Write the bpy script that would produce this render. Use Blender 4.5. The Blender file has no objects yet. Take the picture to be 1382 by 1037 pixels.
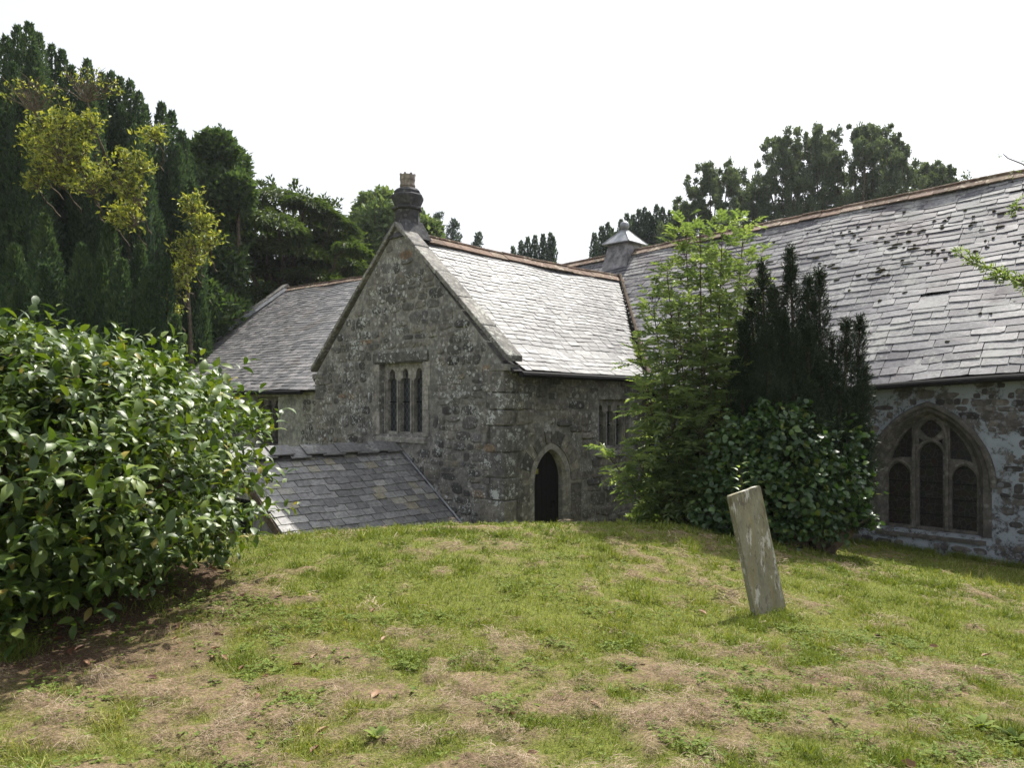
import bpy, bmesh, math, random
import numpy as np
from mathutils import Vector, Matrix
from mathutils.geometry import tessellate_polygon

scene = bpy.context.scene
COL = scene.collection
EYE = 1.6
R = math.radians

# ------------------------------------------------------------------ camera, sky, sun, exposure
cam_d = bpy.data.cameras.new("camera")
cam = bpy.data.objects.new("camera", cam_d)
COL.objects.link(cam)
cam.location = (0, 0, EYE)
cam.rotation_euler = (R(90), 0, 0)
cam_d.sensor_width = 36.0
cam_d.lens = 36.0 * 1000.0 / 1382.0
cam_d.shift_y = 26.5 / 1382.0
cam_d.clip_start = 0.05
cam_d.clip_end = 3000
scene.camera = cam

SUN_EL, SUN_AZ = 56.0, 33.0          # azimuth measured from +Y towards +X
world = bpy.data.worlds.new("World")
scene.world = world
world.use_nodes = True
wn, wl = world.node_tree.nodes, world.node_tree.links
wn.clear()
w_out = wn.new("ShaderNodeOutputWorld")
w_bg = wn.new("ShaderNodeBackground")
w_bg.inputs["Strength"].default_value = 0.1
sky = wn.new("ShaderNodeTexSky")
sky.sky_type = 'NISHITA'
sky.sun_disc = False
sky.sun_elevation = R(SUN_EL)
sky.sun_rotation = R(SUN_AZ)
sky.dust_density = 3.0
sky.air_density = 1.0
sky.ozone_density = 1.0
# thin bright cloud veil over the whole sky
w_tc = wn.new("ShaderNodeTexCoord")
w_no = wn.new("ShaderNodeTexNoise")
w_no.inputs["Scale"].default_value = 1.6
w_no.inputs["Detail"].default_value = 5
w_mr = wn.new("ShaderNodeMapRange")
w_mr.inputs["From Min"].default_value = 0.3
w_mr.inputs["From Max"].default_value = 0.7
w_mr.inputs["To Min"].default_value = 0.72
w_mr.inputs["To Max"].default_value = 0.95
w_mx = wn.new("ShaderNodeMix")
w_mx.data_type = 'RGBA'
w_mx.inputs["B"].default_value = (6.6, 6.75, 7.0, 1)
# the veil glows towards the sun
w_dot = wn.new("ShaderNodeVectorMath"); w_dot.operation = 'DOT_PRODUCT'
w_dot.inputs[1].default_value = (math.sin(R(SUN_AZ)) * math.cos(R(SUN_EL)), math.cos(R(SUN_AZ)) * math.cos(R(SUN_EL)), math.sin(R(SUN_EL)))
w_nrm = wn.new("ShaderNodeVectorMath"); w_nrm.operation = 'NORMALIZE'
wl.new(w_tc.outputs["Generated"], w_nrm.inputs[0])
wl.new(w_nrm.outputs[0], w_dot.inputs[0])


def w_math(op, a, b):
    nd = wn.new("ShaderNodeMath"); nd.operation = op
    for s_, x in zip(nd.inputs, (a, b)):
        if hasattr(x, "links"): wl.new(x, s_)
        else: s_.default_value = x
    return nd.outputs[0]


w_pos = w_math('MAXIMUM', w_dot.outputs["Value"], 0.0)
w_glow = w_math('ADD', w_math('ADD', 0.76, w_math('MULTIPLY', w_math('POWER', w_pos, 5.0), 1.2)), w_math('MULTIPLY', w_math('POWER', w_pos, 50.0), 5.0))
w_sc = wn.new("ShaderNodeVectorMath"); w_sc.operation = 'SCALE'
w_sc.inputs[0].default_value = (6.6, 6.75, 7.0)
wl.new(w_glow, w_sc.inputs["Scale"])
wl.new(w_sc.outputs[0], w_mx.inputs["B"])
wl.new(w_tc.outputs["Generated"], w_no.inputs["Vector"])
wl.new(w_no.outputs["Fac"], w_mr.inputs["Value"])
wl.new(w_mr.outputs["Result"], w_mx.inputs["Factor"])
wl.new(sky.outputs["Color"], w_mx.inputs["A"])
wl.new(w_mx.outputs["Result"], w_bg.inputs["Color"])
wl.new(w_bg.outputs["Background"], w_out.inputs["Surface"])

sun_d = bpy.data.lights.new("sun", 'SUN')
sun_d.energy = 4.6
sun_d.angle = R(0.6)
sun_d.color = (1.0, 0.95, 0.86)
sun = bpy.data.objects.new("sun", sun_d)
COL.objects.link(sun)
sun_vec = Vector((math.sin(R(SUN_AZ)) * math.cos(R(SUN_EL)), math.cos(R(SUN_AZ)) * math.cos(R(SUN_EL)), math.sin(R(SUN_EL))))
sun.rotation_euler = sun_vec.to_track_quat('Z', 'Y').to_euler()
sun.location = sun_vec * 60

vs = scene.view_settings
vs.view_transform = 'Standard'
vs.look = 'None'
vs.exposure = 1.0
vs.gamma = 1.0
vs.use_curve_mapping = False
try:
    scene.cycles.max_bounces = 6
    scene.cycles.diffuse_bounces = 3
    scene.cycles.transparent_max_bounces = 8
except Exception:
    pass

# ------------------------------------------------------------------ numeric helpers
rng = np.random.default_rng(11)
random.seed(5)


def _hash(ix, iy, iz, seed):
    h = (ix * 374761393 + iy * 668265263 + iz * 2147483647 + seed * 1274126177) & 0xFFFFFFFF
    h = ((h ^ (h >> 13)) * 1274126177) & 0xFFFFFFFF
    h = ((h ^ (h >> 16)) * 2246822519) & 0xFFFFFFFF
    return ((h ^ (h >> 15)) & 0xFFFFFF) / float(0xFFFFFF)


def vnoise(p, seed=0):
    """smooth value noise in 0..1 of points (N,3)"""
    p = np.asarray(p, float)
    if p.shape[1] == 2:
        p = np.concatenate([p, np.zeros((len(p), 1))], 1)
    i = np.floor(p).astype(np.int64)
    f = p - i
    f = f * f * (3 - 2 * f)
    out = np.zeros(len(p))
    for dx in (0, 1):
        for dy in (0, 1):
            for dz in (0, 1):
                w = (f[:, 0] if dx else 1 - f[:, 0]) * (f[:, 1] if dy else 1 - f[:, 1]) * (f[:, 2] if dz else 1 - f[:, 2])
                out += w * _hash(i[:, 0] + dx, i[:, 1] + dy, i[:, 2] + dz, seed)
    return out


def fnoise(p, seed=0, octv=4):
    p = np.asarray(p, float)
    t, a, s = 0, 0.5, 0
    for k in range(octv):
        t = t + a * vnoise(p * 2 ** k + 17.3 * k, seed + k)
        s += a
        a *= 0.5
    return t / s


def norm(v):
    return v / np.maximum(np.linalg.norm(v, axis=-1, keepdims=True), 1e-9)


def pix(u, v, Y):
    """the place at depth Y seen at photo pixel u, v"""
    return np.array([(u - 691) / 1000 * Y, Y, (545 - v) / 1000 * Y + EYE])


# church axes: s runs back along the transept ridge, q runs left along its gable, both from the gable's right corner
SA, CA = math.sin(R(43.5)), math.cos(R(43.5))


def Wp(s, q, z):
    return Vector((-0.132 + SA * s - CA * q, 12.0 + CA * s + SA * q, z + EYE))


# ------------------------------------------------------------------ objects
def tag(o, label=None, cat=None, group=None, kind=None):
    if label: o["label"] = label
    if cat: o["category"] = cat
    if group: o["group"] = group
    if kind: o["kind"] = kind
    return o


def empty(name, loc, label, cat, group=None):
    o = bpy.data.objects.new(name, None)
    COL.objects.link(o)
    o.location = loc
    o.empty_display_size = 0.2
    return tag(o, label, cat, group)


def wloc(o):
    p = Vector((0, 0, 0))
    while o is not None:
        p = p + o.location
        o = o.parent
    return p


def link(name, me, mat, parent):
    o = bpy.data.objects.new(name, me)
    COL.objects.link(o)
    for m in (mat if isinstance(mat, (list, tuple)) else [mat]):
        me.materials.append(m)
    if parent is not None:
        o.parent = parent
    return o


class MB:
    """collects world-space shapes into one mesh"""

    def __init__(s):
        s.v, s.f, s.r, s.mi = [], [], [], []

    def add(s, vs, fs, rnd=None, mi=0):
        b = len(s.v)
        s.v += [tuple(x) for x in vs]
        rr = random.random() if rnd is None else rnd
        s.r += [rr] * len(vs)
        for f in fs:
            s.f.append(tuple(b + i for i in f))
            s.mi.append(mi)

    def hexa(s, p, rnd=None, mi=0):
        s.add(p, [(0, 3, 2, 1), (4, 5, 6, 7), (0, 1, 5, 4), (1, 2, 6, 5), (2, 3, 7, 6), (3, 0, 4, 7)], rnd, mi)

    def box(s, fn, a0, a1, b0, b1, c0, c1, rnd=None, mi=0):
        s.hexa([fn(a0, b0, c0), fn(a1, b0, c0), fn(a1, b1, c0), fn(a0, b1, c0),
                fn(a0, b0, c1), fn(a1, b0, c1), fn(a1, b1, c1), fn(a0, b1, c1)], rnd, mi)

    def panel(s, fn, outer, holes=(), d0=0.0, d1=0.2, back=False, rim=True, rnd=None, mi=0):
        loops = [outer] + list(holes)
        flat = [p for l in loops for p in l]
        tris = tessellate_polygon([[Vector((p[0], p[1], 0)) for p in l] for l in loops])
        s.add([fn(p[0], p[1], d0) for p in flat], tris, rnd, mi)
        if back:
            s.add([fn(p[0], p[1], d1) for p in flat], [t[::-1] for t in tris], rnd, mi)
        for k, l in enumerate(loops):
            if k == 0 and not rim: continue
            n = len(l)
            s.add([fn(p[0], p[1], d0) for p in l] + [fn(p[0], p[1], d1) for p in l],
                  [(i, (i + 1) % n, n + (i + 1) % n, n + i) for i in range(n)], rnd, mi)

    def tube(s, pts, rad, n=8, rnd=None, cap=True, mi=0):
        pts = [Vector(p) for p in pts]
        if not isinstance(rad, (list, tuple)): rad = [rad] * len(pts)
        vs, fs = [], []
        for i, p in enumerate(pts):
            d = (pts[min(i + 1, len(pts) - 1)] - pts[max(i - 1, 0)]).normalized()
            x = d.cross(Vector((0.31, 0.17, 0.93)) if abs(d.z) < 0.9 else Vector((1, 0.2, 0))).normalized()
            y = d.cross(x)
            for k in range(n):
                a = 2 * math.pi * k / n
                vs.append(p + (x * math.cos(a) + y * math.sin(a)) * rad[i])
        for i in range(len(pts) - 1):
            for k in range(n):
                fs.append((i * n + k, i * n + (k + 1) % n, (i + 1) * n + (k + 1) % n, (i + 1) * n + k))
        if cap:
            fs.append(tuple(range(n))[::-1])
            fs.append(tuple((len(pts) - 1) * n + k for k in range(n)))
        s.add(vs, fs, rnd, mi)

    def lathe(s, c, prof, n=8, rot=0.0, rnd=None, mi=0):
        vs, fs = [], []
        for (r, z) in prof:
            for k in range(n):
                a = rot + 2 * math.pi * k / n
                vs.append((c[0] + r * math.cos(a), c[1] + r * math.sin(a), c[2] + z))
        for i in range(len(prof) - 1):
            for k in range(n):
                fs.append((i * n + k, i * n + (k + 1) % n, (i + 1) * n + (k + 1) % n, (i + 1) * n + k))
        fs.append(tuple(range(n))[::-1])
        fs.append(tuple((len(prof) - 1) * n + k for k in range(n)))
        s.add(vs, fs, rnd, mi)

    def build(s, name, mat, parent=None, smooth=False):
        me = bpy.data.meshes.new(name)
        off = wloc(parent) if parent is not None else Vector((0, 0, 0))
        org = off
        if parent is None:
            a = np.array(s.v)
            org = Vector(((a[:, 0].min() + a[:, 0].max()) / 2, (a[:, 1].min() + a[:, 1].max()) / 2, a[:, 2].min()))
        me.from_pydata([(v[0] - org.x, v[1] - org.y, v[2] - org.z) for v in s.v], [], s.f)
        at = me.attributes.new("rnd", 'FLOAT', 'POINT')
        at.data.foreach_set("value", s.r)
        me.polygons.foreach_set("material_index", s.mi)
        if smooth:
            me.polygons.foreach_set("use_smooth", [True] * len(me.polygons))
        me.update()
        o = link(name, me, mat, parent)
        if parent is None: o.location = org
        return o


def np_mesh(name, V, F, mat, parent=None, rnd=None, smooth=False, origin=None):
    """big triangle meshes straight from arrays"""
    me = bpy.data.meshes.new(name)
    org = np.array(wloc(parent)) if parent is not None else (np.zeros(3) if origin is None else np.array(origin))
    V = np.asarray(V, np.float32) - org.astype(np.float32)
    F = np.asarray(F, np.int32)
    n, k = F.shape
    me.vertices.add(len(V))
    me.vertices.foreach_set("co", V.ravel())
    me.loops.add(n * k)
    me.loops.foreach_set("vertex_index", F.ravel())
    me.polygons.add(n)
    me.polygons.foreach_set("loop_start", np.arange(0, n * k, k, dtype=np.int32))
    try:
        me.polygons.foreach_set("loop_total", np.full(n, k, np.int32))
    except Exception:
        pass
    me.update(calc_edges=True)
    if rnd is not None:
        at = me.attributes.new("rnd", 'FLOAT', 'POINT')
        at.data.foreach_set("value", np.asarray(rnd, np.float32))
    me.polygons.foreach_set("use_smooth", np.full(n, bool(smooth)))
    o = link(name, me, mat, parent)
    if parent is None: o.location = org.tolist()
    return o


# leaf templates (x across, y along, z up), triangles
T_DIAMOND = (np.array([[0, 0, 0], [0.5, 0.45, 0.1], [0, 1, -0.08], [-0.5, 0.45, 0.1]]), np.array([[0, 1, 2], [0, 2, 3]]))
T_BROAD = (np.array([[0, 0, 0], [0.34, 0.2, 0.05], [0, 0.28, 0.0], [-0.34, 0.2, 0.05], [0.5, 0.52, 0.06], [0, 0.6, 0.02], [-0.5, 0.52, 0.06],
                     [0.3, 0.82, -0.02], [0, 0.82, -0.04], [-0.3, 0.82, -0.02], [0, 1.02, -0.14]]) * np.array([1, 1, 1.3]),
           np.array([[0, 1, 2], [0, 2, 3], [1, 4, 5], [1, 5, 2], [2, 5, 6], [2, 6, 3], [4, 7, 8], [4, 8, 5], [5, 8, 9], [5, 9, 6], [7, 10, 8], [8, 10, 9]]))
T_BLADE = (np.array([[-0.5, 0, 0], [0.5, 0, 0], [0.32, 0.55, 0.12], [-0.32, 0.55, 0.12], [0, 1, 0.42]]), np.array([[0, 1, 2], [0, 2, 3], [3, 2, 4]]))


def scatter(P, D, U, size, width, tpl):
    """leaves at P along D facing U; size (n,), width ratio -> V, F"""
    tv, tf = tpl
    n, k = len(P), len(tv)
    y = norm(np.asarray(D, float))
    z = np.asarray(U, float)
    z = norm(z - (z * y).sum(1, keepdims=True) * y + 1e-6)
    x = np.cross(y, z)
    size = np.broadcast_to(np.asarray(size, float), (n,))
    width = np.broadcast_to(np.asarray(width, float), (n,))
    V = (P[:, None, :] + size[:, None, None] * (tv[None, :, 0:1] * width[:, None, None] * x[:, None, :]
         + tv[None, :, 1:2] * y[:, None, :] + tv[None, :, 2:3] * z[:, None, :]))
    F = (np.arange(n)[:, None, None] * k + tf[None]).reshape(-1, 3)
    return V.reshape(-1, 3), F


class Leaves:
    def __init__(s):
        s.V, s.F, s.R, s.n = [], [], [], 0

    def add(s, V, F, r):
        s.V.append(V); s.F.append(F + s.n); s.R.append(r); s.n += len(V)

    def scatter(s, P, D, U, size, width, tpl, rnd=None):
        if len(P) == 0: return
        V, F = scatter(P, D, U, size, width, tpl)
        r = rng.random(len(P)) if rnd is None else rnd
        s.add(V, F, np.repeat(r, len(tpl[0])))

    def build(s, name, mat, parent=None, smooth=False, origin=None):
        return np_mesh(name, np.concatenate(s.V), np.concatenate(s.F), mat, parent, np.concatenate(s.R), smooth, origin)


# ------------------------------------------------------------------ materials
def new_mat(name):
    m = bpy.data.materials.new(name)
    m.use_nodes = True
    nt = m.node_tree
    bs = nt.nodes["Principled BSDF"]
    return m, nt, bs


class NT:
    """small node-tree writer"""

    def __init__(s, nt): s.nt = nt

    def n(s, t, **kw):
        nd = s.nt.nodes.new(t)
        for k, v in kw.items(): setattr(nd, k, v)
        return nd

    def l(s, a, b): s.nt.links.new(a, b)

    def val(s, sock, x):
        if hasattr(x, "links"): s.l(x, sock)
        else: sock.default_value = x

    def pos(s, scale=(1, 1, 1), rotz=0.0):
        g = s.n("ShaderNodeNewGeometry")
        mp = s.n("ShaderNodeMapping")
        mp.inputs["Rotation"].default_value = (0, 0, rotz)
        mp.inputs["Scale"].default_value = scale
        if rotz:
            m0 = s.n("ShaderNodeMapping")
            m0.inputs["Rotation"].default_value = (0, 0, rotz)
            s.l(g.outputs["Position"], m0.inputs["Vector"])
            mp.inputs["Rotation"].default_value = (0, 0, 0)
            s.l(m0.outputs["Vector"], mp.inputs["Vector"])
        else:
            s.l(g.outputs["Position"], mp.inputs["Vector"])
        return mp.outputs["Vector"]

    def noise(s, vec, scale, detail=4, rough=0.55, dist=0.0):
        nd = s.n("ShaderNodeTexNoise")
        nd.inputs["Scale"].default_value = scale
        nd.inputs["Detail"].default_value = detail
        nd.inputs["Roughness"].default_value = rough
        nd.inputs["Distortion"].default_value = dist
        if vec is not None: s.l(vec, nd.inputs["Vector"])
        return nd.outputs["Fac"]

    def voro(s, vec, scale, feature='F1', out="Distance", rand=1.0):
        nd = s.n("ShaderNodeTexVoronoi", feature=feature)
        nd.inputs["Scale"].default_value = scale
        nd.inputs["Randomness"].default_value = rand
        if vec is not None: s.l(vec, nd.inputs["Vector"])
        return nd.outputs[out]

    def ramp(s, fac, stops, interp='LINEAR'):
        nd = s.n("ShaderNodeValToRGB")
        cr = nd.color_ramp
        cr.interpolation = interp
        while len(cr.elements) < len(stops): cr.elements.new(0.5)
        for e, (p, c) in zip(cr.elements, stops):
            e.position = p
            e.color = c if len(c) == 4 else (*c, 1)
        s.l(fac, nd.inputs["Fac"])
        return nd.outputs["Color"]

    def step(s, fac, a, b):
        nd = s.n("ShaderNodeMapRange")
        nd.interpolation_type = 'SMOOTHSTEP'
        nd.inputs["From Min"].default_value = a
        nd.inputs["From Max"].default_value = b
        s.l(fac, nd.inputs["Value"])
        return nd.outputs["Result"]

    def mix(s, fac, a, b, blend='MIX'):
        nd = s.n("ShaderNodeMix", data_type='RGBA', blend_type=blend)
        s.val(nd.inputs["Factor"], fac)
        for k, x in (("A", a), ("B", b)):
            if isinstance(x, tuple): nd.inputs[k].default_value = x if len(x) == 4 else (*x, 1)
            else: s.l(x, nd.inputs[k])
        return nd.outputs["Result"]

    def math(s, op, a, b=0.0):
        nd = s.n("ShaderNodeMath", operation=op)
        s.val(nd.inputs[0], a)
        s.val(nd.inputs[1], b)
        return nd.outputs[0]

    def attr(s, name="rnd", out="Fac"):
        nd = s.n("ShaderNodeAttribute", attribute_name=name)
        return nd.outputs[out]

    def bump(s, h, strength, dist, bs, prev=None):
        nd = s.n("ShaderNodeBump")
        nd.inputs["Strength"].default_value = strength
        nd.inputs["Distance"].default_value = dist
        s.l(h, nd.inputs["Height"])
        if prev is not None: s.l(prev, nd.inputs["Normal"])
        s.l(nd.outputs["Normal"], bs.inputs["Normal"])
        return nd.outputs["Normal"]


def foliage(name, stops, rough=0.5, trans=0.3, spec=0.4, nscale=0.0, warm=(1.25, 1.25, 0.6)):
    m, nt, bs = new_mat(name)
    k = NT(nt)
    c = k.ramp(k.attr(), stops)
    if nscale:
        nz = k.noise(k.pos(), nscale, 3)
        c = k.mix(k.step(nz, 0.35, 0.7), c, k.mix(1.0, c, (1.5, 1.45, 1.1), 'MULTIPLY'))
    k.l(c, bs.inputs["Base Color"])
    bs.inputs["Roughness"].default_value = rough
    bs.inputs["Specular IOR Level"].default_value = spec
    if trans > 0:
        t = k.n("ShaderNodeBsdfTranslucent")
        k.l(k.mix(1.0, c, warm, 'MULTIPLY'), t.inputs["Color"])
        mx = k.n("ShaderNodeMixShader")
        mx.inputs[0].default_value = trans
        k.l(bs.outputs[0], mx.inputs[1])
        k.l(t.outputs[0], mx.inputs[2])
        k.l(mx.outputs[0], nt.nodes["Material Output"].inputs["Surface"])
    return m


def plain(name, col, rough=0.7, spec=0.3, metal=0.0, nscale=6.0, amt=0.4, bumps=0.2):
    m, nt, bs = new_mat(name)
    k = NT(nt)
    nz = k.noise(k.pos(), nscale, 5, 0.65)
    c = k.mix(k.step(nz, 0.3, 0.7), tuple(x * (1 - amt) for x in col), tuple(x * (1 + amt * 0.6) for x in col))
    k.l(c, bs.inputs["Base Color"])
    bs.inputs["Roughness"].default_value = rough
    bs.inputs["Specular IOR Level"].default_value = spec
    bs.inputs["Metallic"].default_value = metal
    if bumps: k.bump(k.noise(k.pos(), nscale * 5, 4), bumps, 0.01, bs)
    return m


def stone(name, ramp, lichen=0.45, lich_col=(0.5, 0.52, 0.5), use_rnd=True, dark=(0.05, 0.05, 0.048), bumpd=0.02, tint=None):
    """weathered stone: own colour per stone, grain, pale lichen spots, dark algae"""
    m, nt, bs = new_mat(name)
    k = NT(nt)
    p = k.pos()
    base = k.ramp(k.attr() if use_rnd else k.noise(p, 1.3, 3), ramp)
    g = k.noise(p, 9, 6, 0.7)
    base = k.mix(k.step(g, 0.35, 0.72), k.mix(1.0, base, (0.55, 0.55, 0.56), 'MULTIPLY'), k.mix(1.0, base, (1.25, 1.22, 1.2), 'MULTIPLY'))
    al = k.noise(p, 2.1, 5, 0.6)
    base = k.mix(k.math('MULTIPLY', k.step(al, 0.5, 0.72), 0.6), base, dark)
    # lichen: crusts broken by grain, and separate round spots of several sizes
    big = k.noise(p, 2.6, 4, 0.65)
    fine = k.noise(p, 17, 6, 0.8)
    sp = k.math('ADD', k.math('MULTIPLY', big, 0.6), k.math('MULTIPLY', fine, 0.75))
    lm = k.step(sp, 0.88 - 0.26 * lichen, 0.93 - 0.26 * lichen)
    s1 = k.step(k.math('SUBTRACT', k.math('MULTIPLY', k.noise(p, 1.6, 4, 0.7), 0.75), k.math('ADD', k.voro(p, 8.5), k.math('MULTIPLY', fine, 0.14))), 0.015, 0.06)
    s2 = k.step(k.math('SUBTRACT', k.math('MULTIPLY', k.noise(p, 2.0, 4, 0.7), 0.75), k.math('ADD', k.voro(p, 17.0), k.math('MULTIPLY', fine, 0.14))), 0.03, 0.07)
    lm = k.math('MAXIMUM', lm, k.math('MULTIPLY', k.math('MAXIMUM', k.math('MULTIPLY', s1, k.step(k.noise(p, 1.15, 4, 0.65), 0.44, 0.6)), k.math('MULTIPLY', s2, k.math('MULTIPLY', k.step(k.noise(p, 1.7, 4, 0.65), 0.46, 0.62), 0.7))), 0.95 * min(1, lichen * 1.7)))
    c = k.mix(k.math('MULTIPLY', lm, 0.85), base, lich_col)
    k.l(c, bs.inputs["Base Color"])
    bs.inputs["Roughness"].default_value = 0.92
    bs.inputs["Specular IOR Level"].default_value = 0.2
    h = k.math('ADD', k.noise(p, 12, 6, 0.7), k.math('MULTIPLY', lm, 0.15))
    k.bump(h, 0.7, bumpd, bs)
    return m


def slate(name, ramp, lichen=0.3, lcol=(0.42, 0.42, 0.40), rough=0.42, moss=None, stain=None, spec=0.5):
    m, nt, bs = new_mat(name)
    k = NT(nt)
    p = k.pos()
    base = k.ramp(k.attr(), ramp)
    g = k.noise(p, 16, 5, 0.7)
    base = k.mix(k.step(g, 0.3, 0.75), k.mix(1.0, base, (0.62, 0.62, 0.64), 'MULTIPLY'), k.mix(1.0, base, (1.3, 1.3, 1.29), 'MULTIPLY'))
    big = k.noise(p, 1.3, 5, 0.65)
    fine = k.noise(p, 11, 6, 0.75)
    sp = k.math('ADD', k.math('MULTIPLY', big, 0.7), k.math('MULTIPLY', fine, 0.6))
    lm = k.step(sp, 0.84 - 0.3 * lichen, 0.98 - 0.3 * lichen)
    c = k.mix(k.math('MULTIPLY', lm, 0.8), base, lcol)
    if stain:
        st = k.noise(p, 0.55, 5, 0.65, 0.6)
        c = k.mix(k.math('MULTIPLY', k.step(st, 0.52, 0.66), 0.75), c, stain)
    if moss:
        mz = k.noise(p, 3.2, 5, 0.7)
        c = k.mix(k.step(mz, 0.66, 0.72), c, moss)
    k.l(c, bs.inputs["Base Color"])
    rr = k.math('ADD', rough, k.math('MULTIPLY', lm, 0.25))
    k.l(rr, bs.inputs["Roughness"])
    bs.inputs["Specular IOR Level"].default_value = spec
    k.bump(k.noise(p, 22, 5, 0.7), 0.35, 0.006, bs)
    return m


M = {}
M['gable_stone'] = stone('gable rubble stone', [(0.0, (0.065, 0.064, 0.064)), (0.35, (0.13, 0.127, 0.122)), (0.6, (0.20, 0.188, 0.165)), (0.88, (0.13, 0.13, 0.135)), (0.955, (0.2, 0.18, 0.14)), (1.0, (0.19, 0.13, 0.09))], 0.5, (0.47, 0.49, 0.48))
M['gable_mortar'] = stone('gable mortar', [(0.3, (0.17, 0.167, 0.157)), (0.7, (0.26, 0.255, 0.24))], 0.46, (0.42, 0.44, 0.43), use_rnd=False)
M['warm_stone'] = stone('side wall rubble stone', [(0.0, (0.08, 0.078, 0.078)), (0.3, (0.145, 0.135, 0.122)), (0.6, (0.21, 0.195, 0.17)), (0.78, (0.12, 0.112, 0.108)), (1.0, (0.27, 0.25, 0.21))], 0.36, (0.47, 0.48, 0.46))
M['warm_mortar'] = stone('side wall mortar', [(0.3, (0.17, 0.163, 0.15)), (0.7, (0.25, 0.24, 0.222))], 0.4, (0.42, 0.425, 0.41), use_rnd=False)
M['nave_stone'] = stone('nave rubble stone', [(0.0, (0.045, 0.042, 0.045)), (0.5, (0.085, 0.078, 0.08)), (1.0, (0.15, 0.135, 0.125))], 0.22, (0.30, 0.34, 0.39))
M['chancel_wall'] = stone('chancel plaster wall', [(0.3, (0.25, 0.26, 0.23)), (0.7, (0.33, 0.33, 0.3))], 0.1, (0.4, 0.42, 0.4), use_rnd=False)
M['granite'] = stone('dressed granite', [(0.0, (0.2, 0.195, 0.18)), (1.0, (0.32, 0.305, 0.28))], 0.35, (0.42, 0.42, 0.38), bumpd=0.006)
M['dark_granite'] = stone('weathered granite tracery', [(0.0, (0.085, 0.08, 0.076)), (1.0, (0.15, 0.139, 0.125))], 0.14, (0.4, 0.42, 0.4), bumpd=0.006)
M['coping'] = stone('coping stone', [(0.0, (0.15, 0.147, 0.138)), (1.0, (0.24, 0.232, 0.215))], 0.5, (0.36, 0.365, 0.33), bumpd=0.008)
M['chimney'] = stone('sooty chimney stone', [(0.0, (0.05, 0.05, 0.055)), (1.0, (0.09, 0.09, 0.097))], 0.16, (0.36, 0.37, 0.36), bumpd=0.008)
M['pot'] = stone('chimney pot clay', [(0.0, (0.2, 0.17, 0.15)), (1.0, (0.28, 0.25, 0.22))], 0.35, (0.4, 0.37, 0.33), bumpd=0.004)
def grave_mat():
    m, nt, bs = new_mat('lichened slate gravestone')
    k = NT(nt)
    p = k.pos((1, 1, 0.45))
    n = k.noise(p, 7, 6, 0.7)
    base = k.ramp(n, [(0.3, (0.10, 0.092, 0.065)), (0.5, (0.185, 0.175, 0.125)), (0.7, (0.26, 0.245, 0.175))])
    st = k.noise(k.pos((1, 1, 0.22)), 5, 4, 0.6)
    base = k.mix(k.math('MULTIPLY', k.step(st, 0.5, 0.68), 0.55), base, (0.2, 0.165, 0.07))
    w = k.noise(k.pos((1, 1, 0.4)), 9, 6, 0.72)
    base = k.mix(k.math('MULTIPLY', k.step(w, 0.53, 0.59), 0.8), base, (0.43, 0.42, 0.38))
    d = k.noise(k.pos((1, 1, 0.5)), 14, 5, 0.75)
    base = k.mix(k.math('MULTIPLY', k.step(d, 0.53, 0.63), 0.7), base, (0.08, 0.07, 0.055))
    k.l(base, bs.inputs["Base Color"])
    bs.inputs["Roughness"].default_value = 0.9
    bs.inputs["Specular IOR Level"].default_value = 0.2
    k.bump(k.noise(k.pos(), 30, 6, 0.75), 0.6, 0.006, bs)
    return m


M['grave'] = grave_mat()
M['slate_vestry'] = slate('vestry roof slate', [(0, (0.075, 0.074, 0.078)), (0.5, (0.13, 0.129, 0.131)), (1, (0.2, 0.198, 0.198))], 0.4, (0.22, 0.215, 0.205), 0.6, spec=0.24)
M['slate_nave'] = slate('nave rag slate', [(0, (0.055, 0.053, 0.064)), (0.5, (0.115, 0.113, 0.126)), (1, (0.205, 0.202, 0.206))], 0.66, (0.33, 0.33, 0.315), 0.68, moss=(0.045, 0.04, 0.028), stain=(0.085, 0.072, 0.08), spec=0.3)
M['slate_chancel'] = slate('chancel slate', [(0, (0.085, 0.085, 0.09)), (0.5, (0.14, 0.138, 0.14)), (1, (0.22, 0.21, 0.21))], 0.2, (0.30, 0.29, 0.28), 0.55, stain=(0.11, 0.098, 0.088), spec=0.4)
M['slate_shed'] = slate('outhouse slate', [(0, (0.115, 0.113, 0.112)), (0.45, (0.165, 0.162, 0.16)), (0.85, (0.215, 0.212, 0.207)), (0.93, (0.23, 0.21, 0.15)), (1, (0.28, 0.277, 0.27))], 0.42, (0.30, 0.295, 0.28), 0.58, spec=0.3)
M['under'] = plain('dark roof underside', (0.035, 0.033, 0.034), 0.9, 0.1)
M['terracotta'] = stone('terracotta ridge tile', [(0.0, (0.115, 0.08, 0.06)), (0.6, (0.165, 0.11, 0.082)), (1.0, (0.23, 0.175, 0.14))], 0.5, (0.36, 0.32, 0.25), dark=(0.09, 0.07, 0.035), bumpd=0.006)
M['lead'] = plain('lead sheet', (0.24, 0.25, 0.27), 0.5, 0.5, 0.3, 7, 0.35)
M['lead_dark'] = plain('stained lead', (0.2, 0.19, 0.2), 0.6, 0.4, 0.15, 5, 0.6)
M['iron'] = plain('black iron', (0.012, 0.012, 0.013), 0.8, 0.15, 0, 9, 0.3)
M['door'] = plain('black painted door boards', (0.008, 0.008, 0.010), 0.5, 0.3, 0, 14, 0.4)
M['yellow_card'] = plain('faded yellow card', (0.25, 0.22, 0.06), 0.7, 0.2)
M['bark'] = plain('brown bark', (0.085, 0.065, 0.048), 0.95, 0.1, 0, 9, 0.5, 0.6)
M['bark_pale'] = plain('pale grey bark', (0.21, 0.18, 0.15), 0.95, 0.1, 0, 9, 0.4, 0.4)
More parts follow.
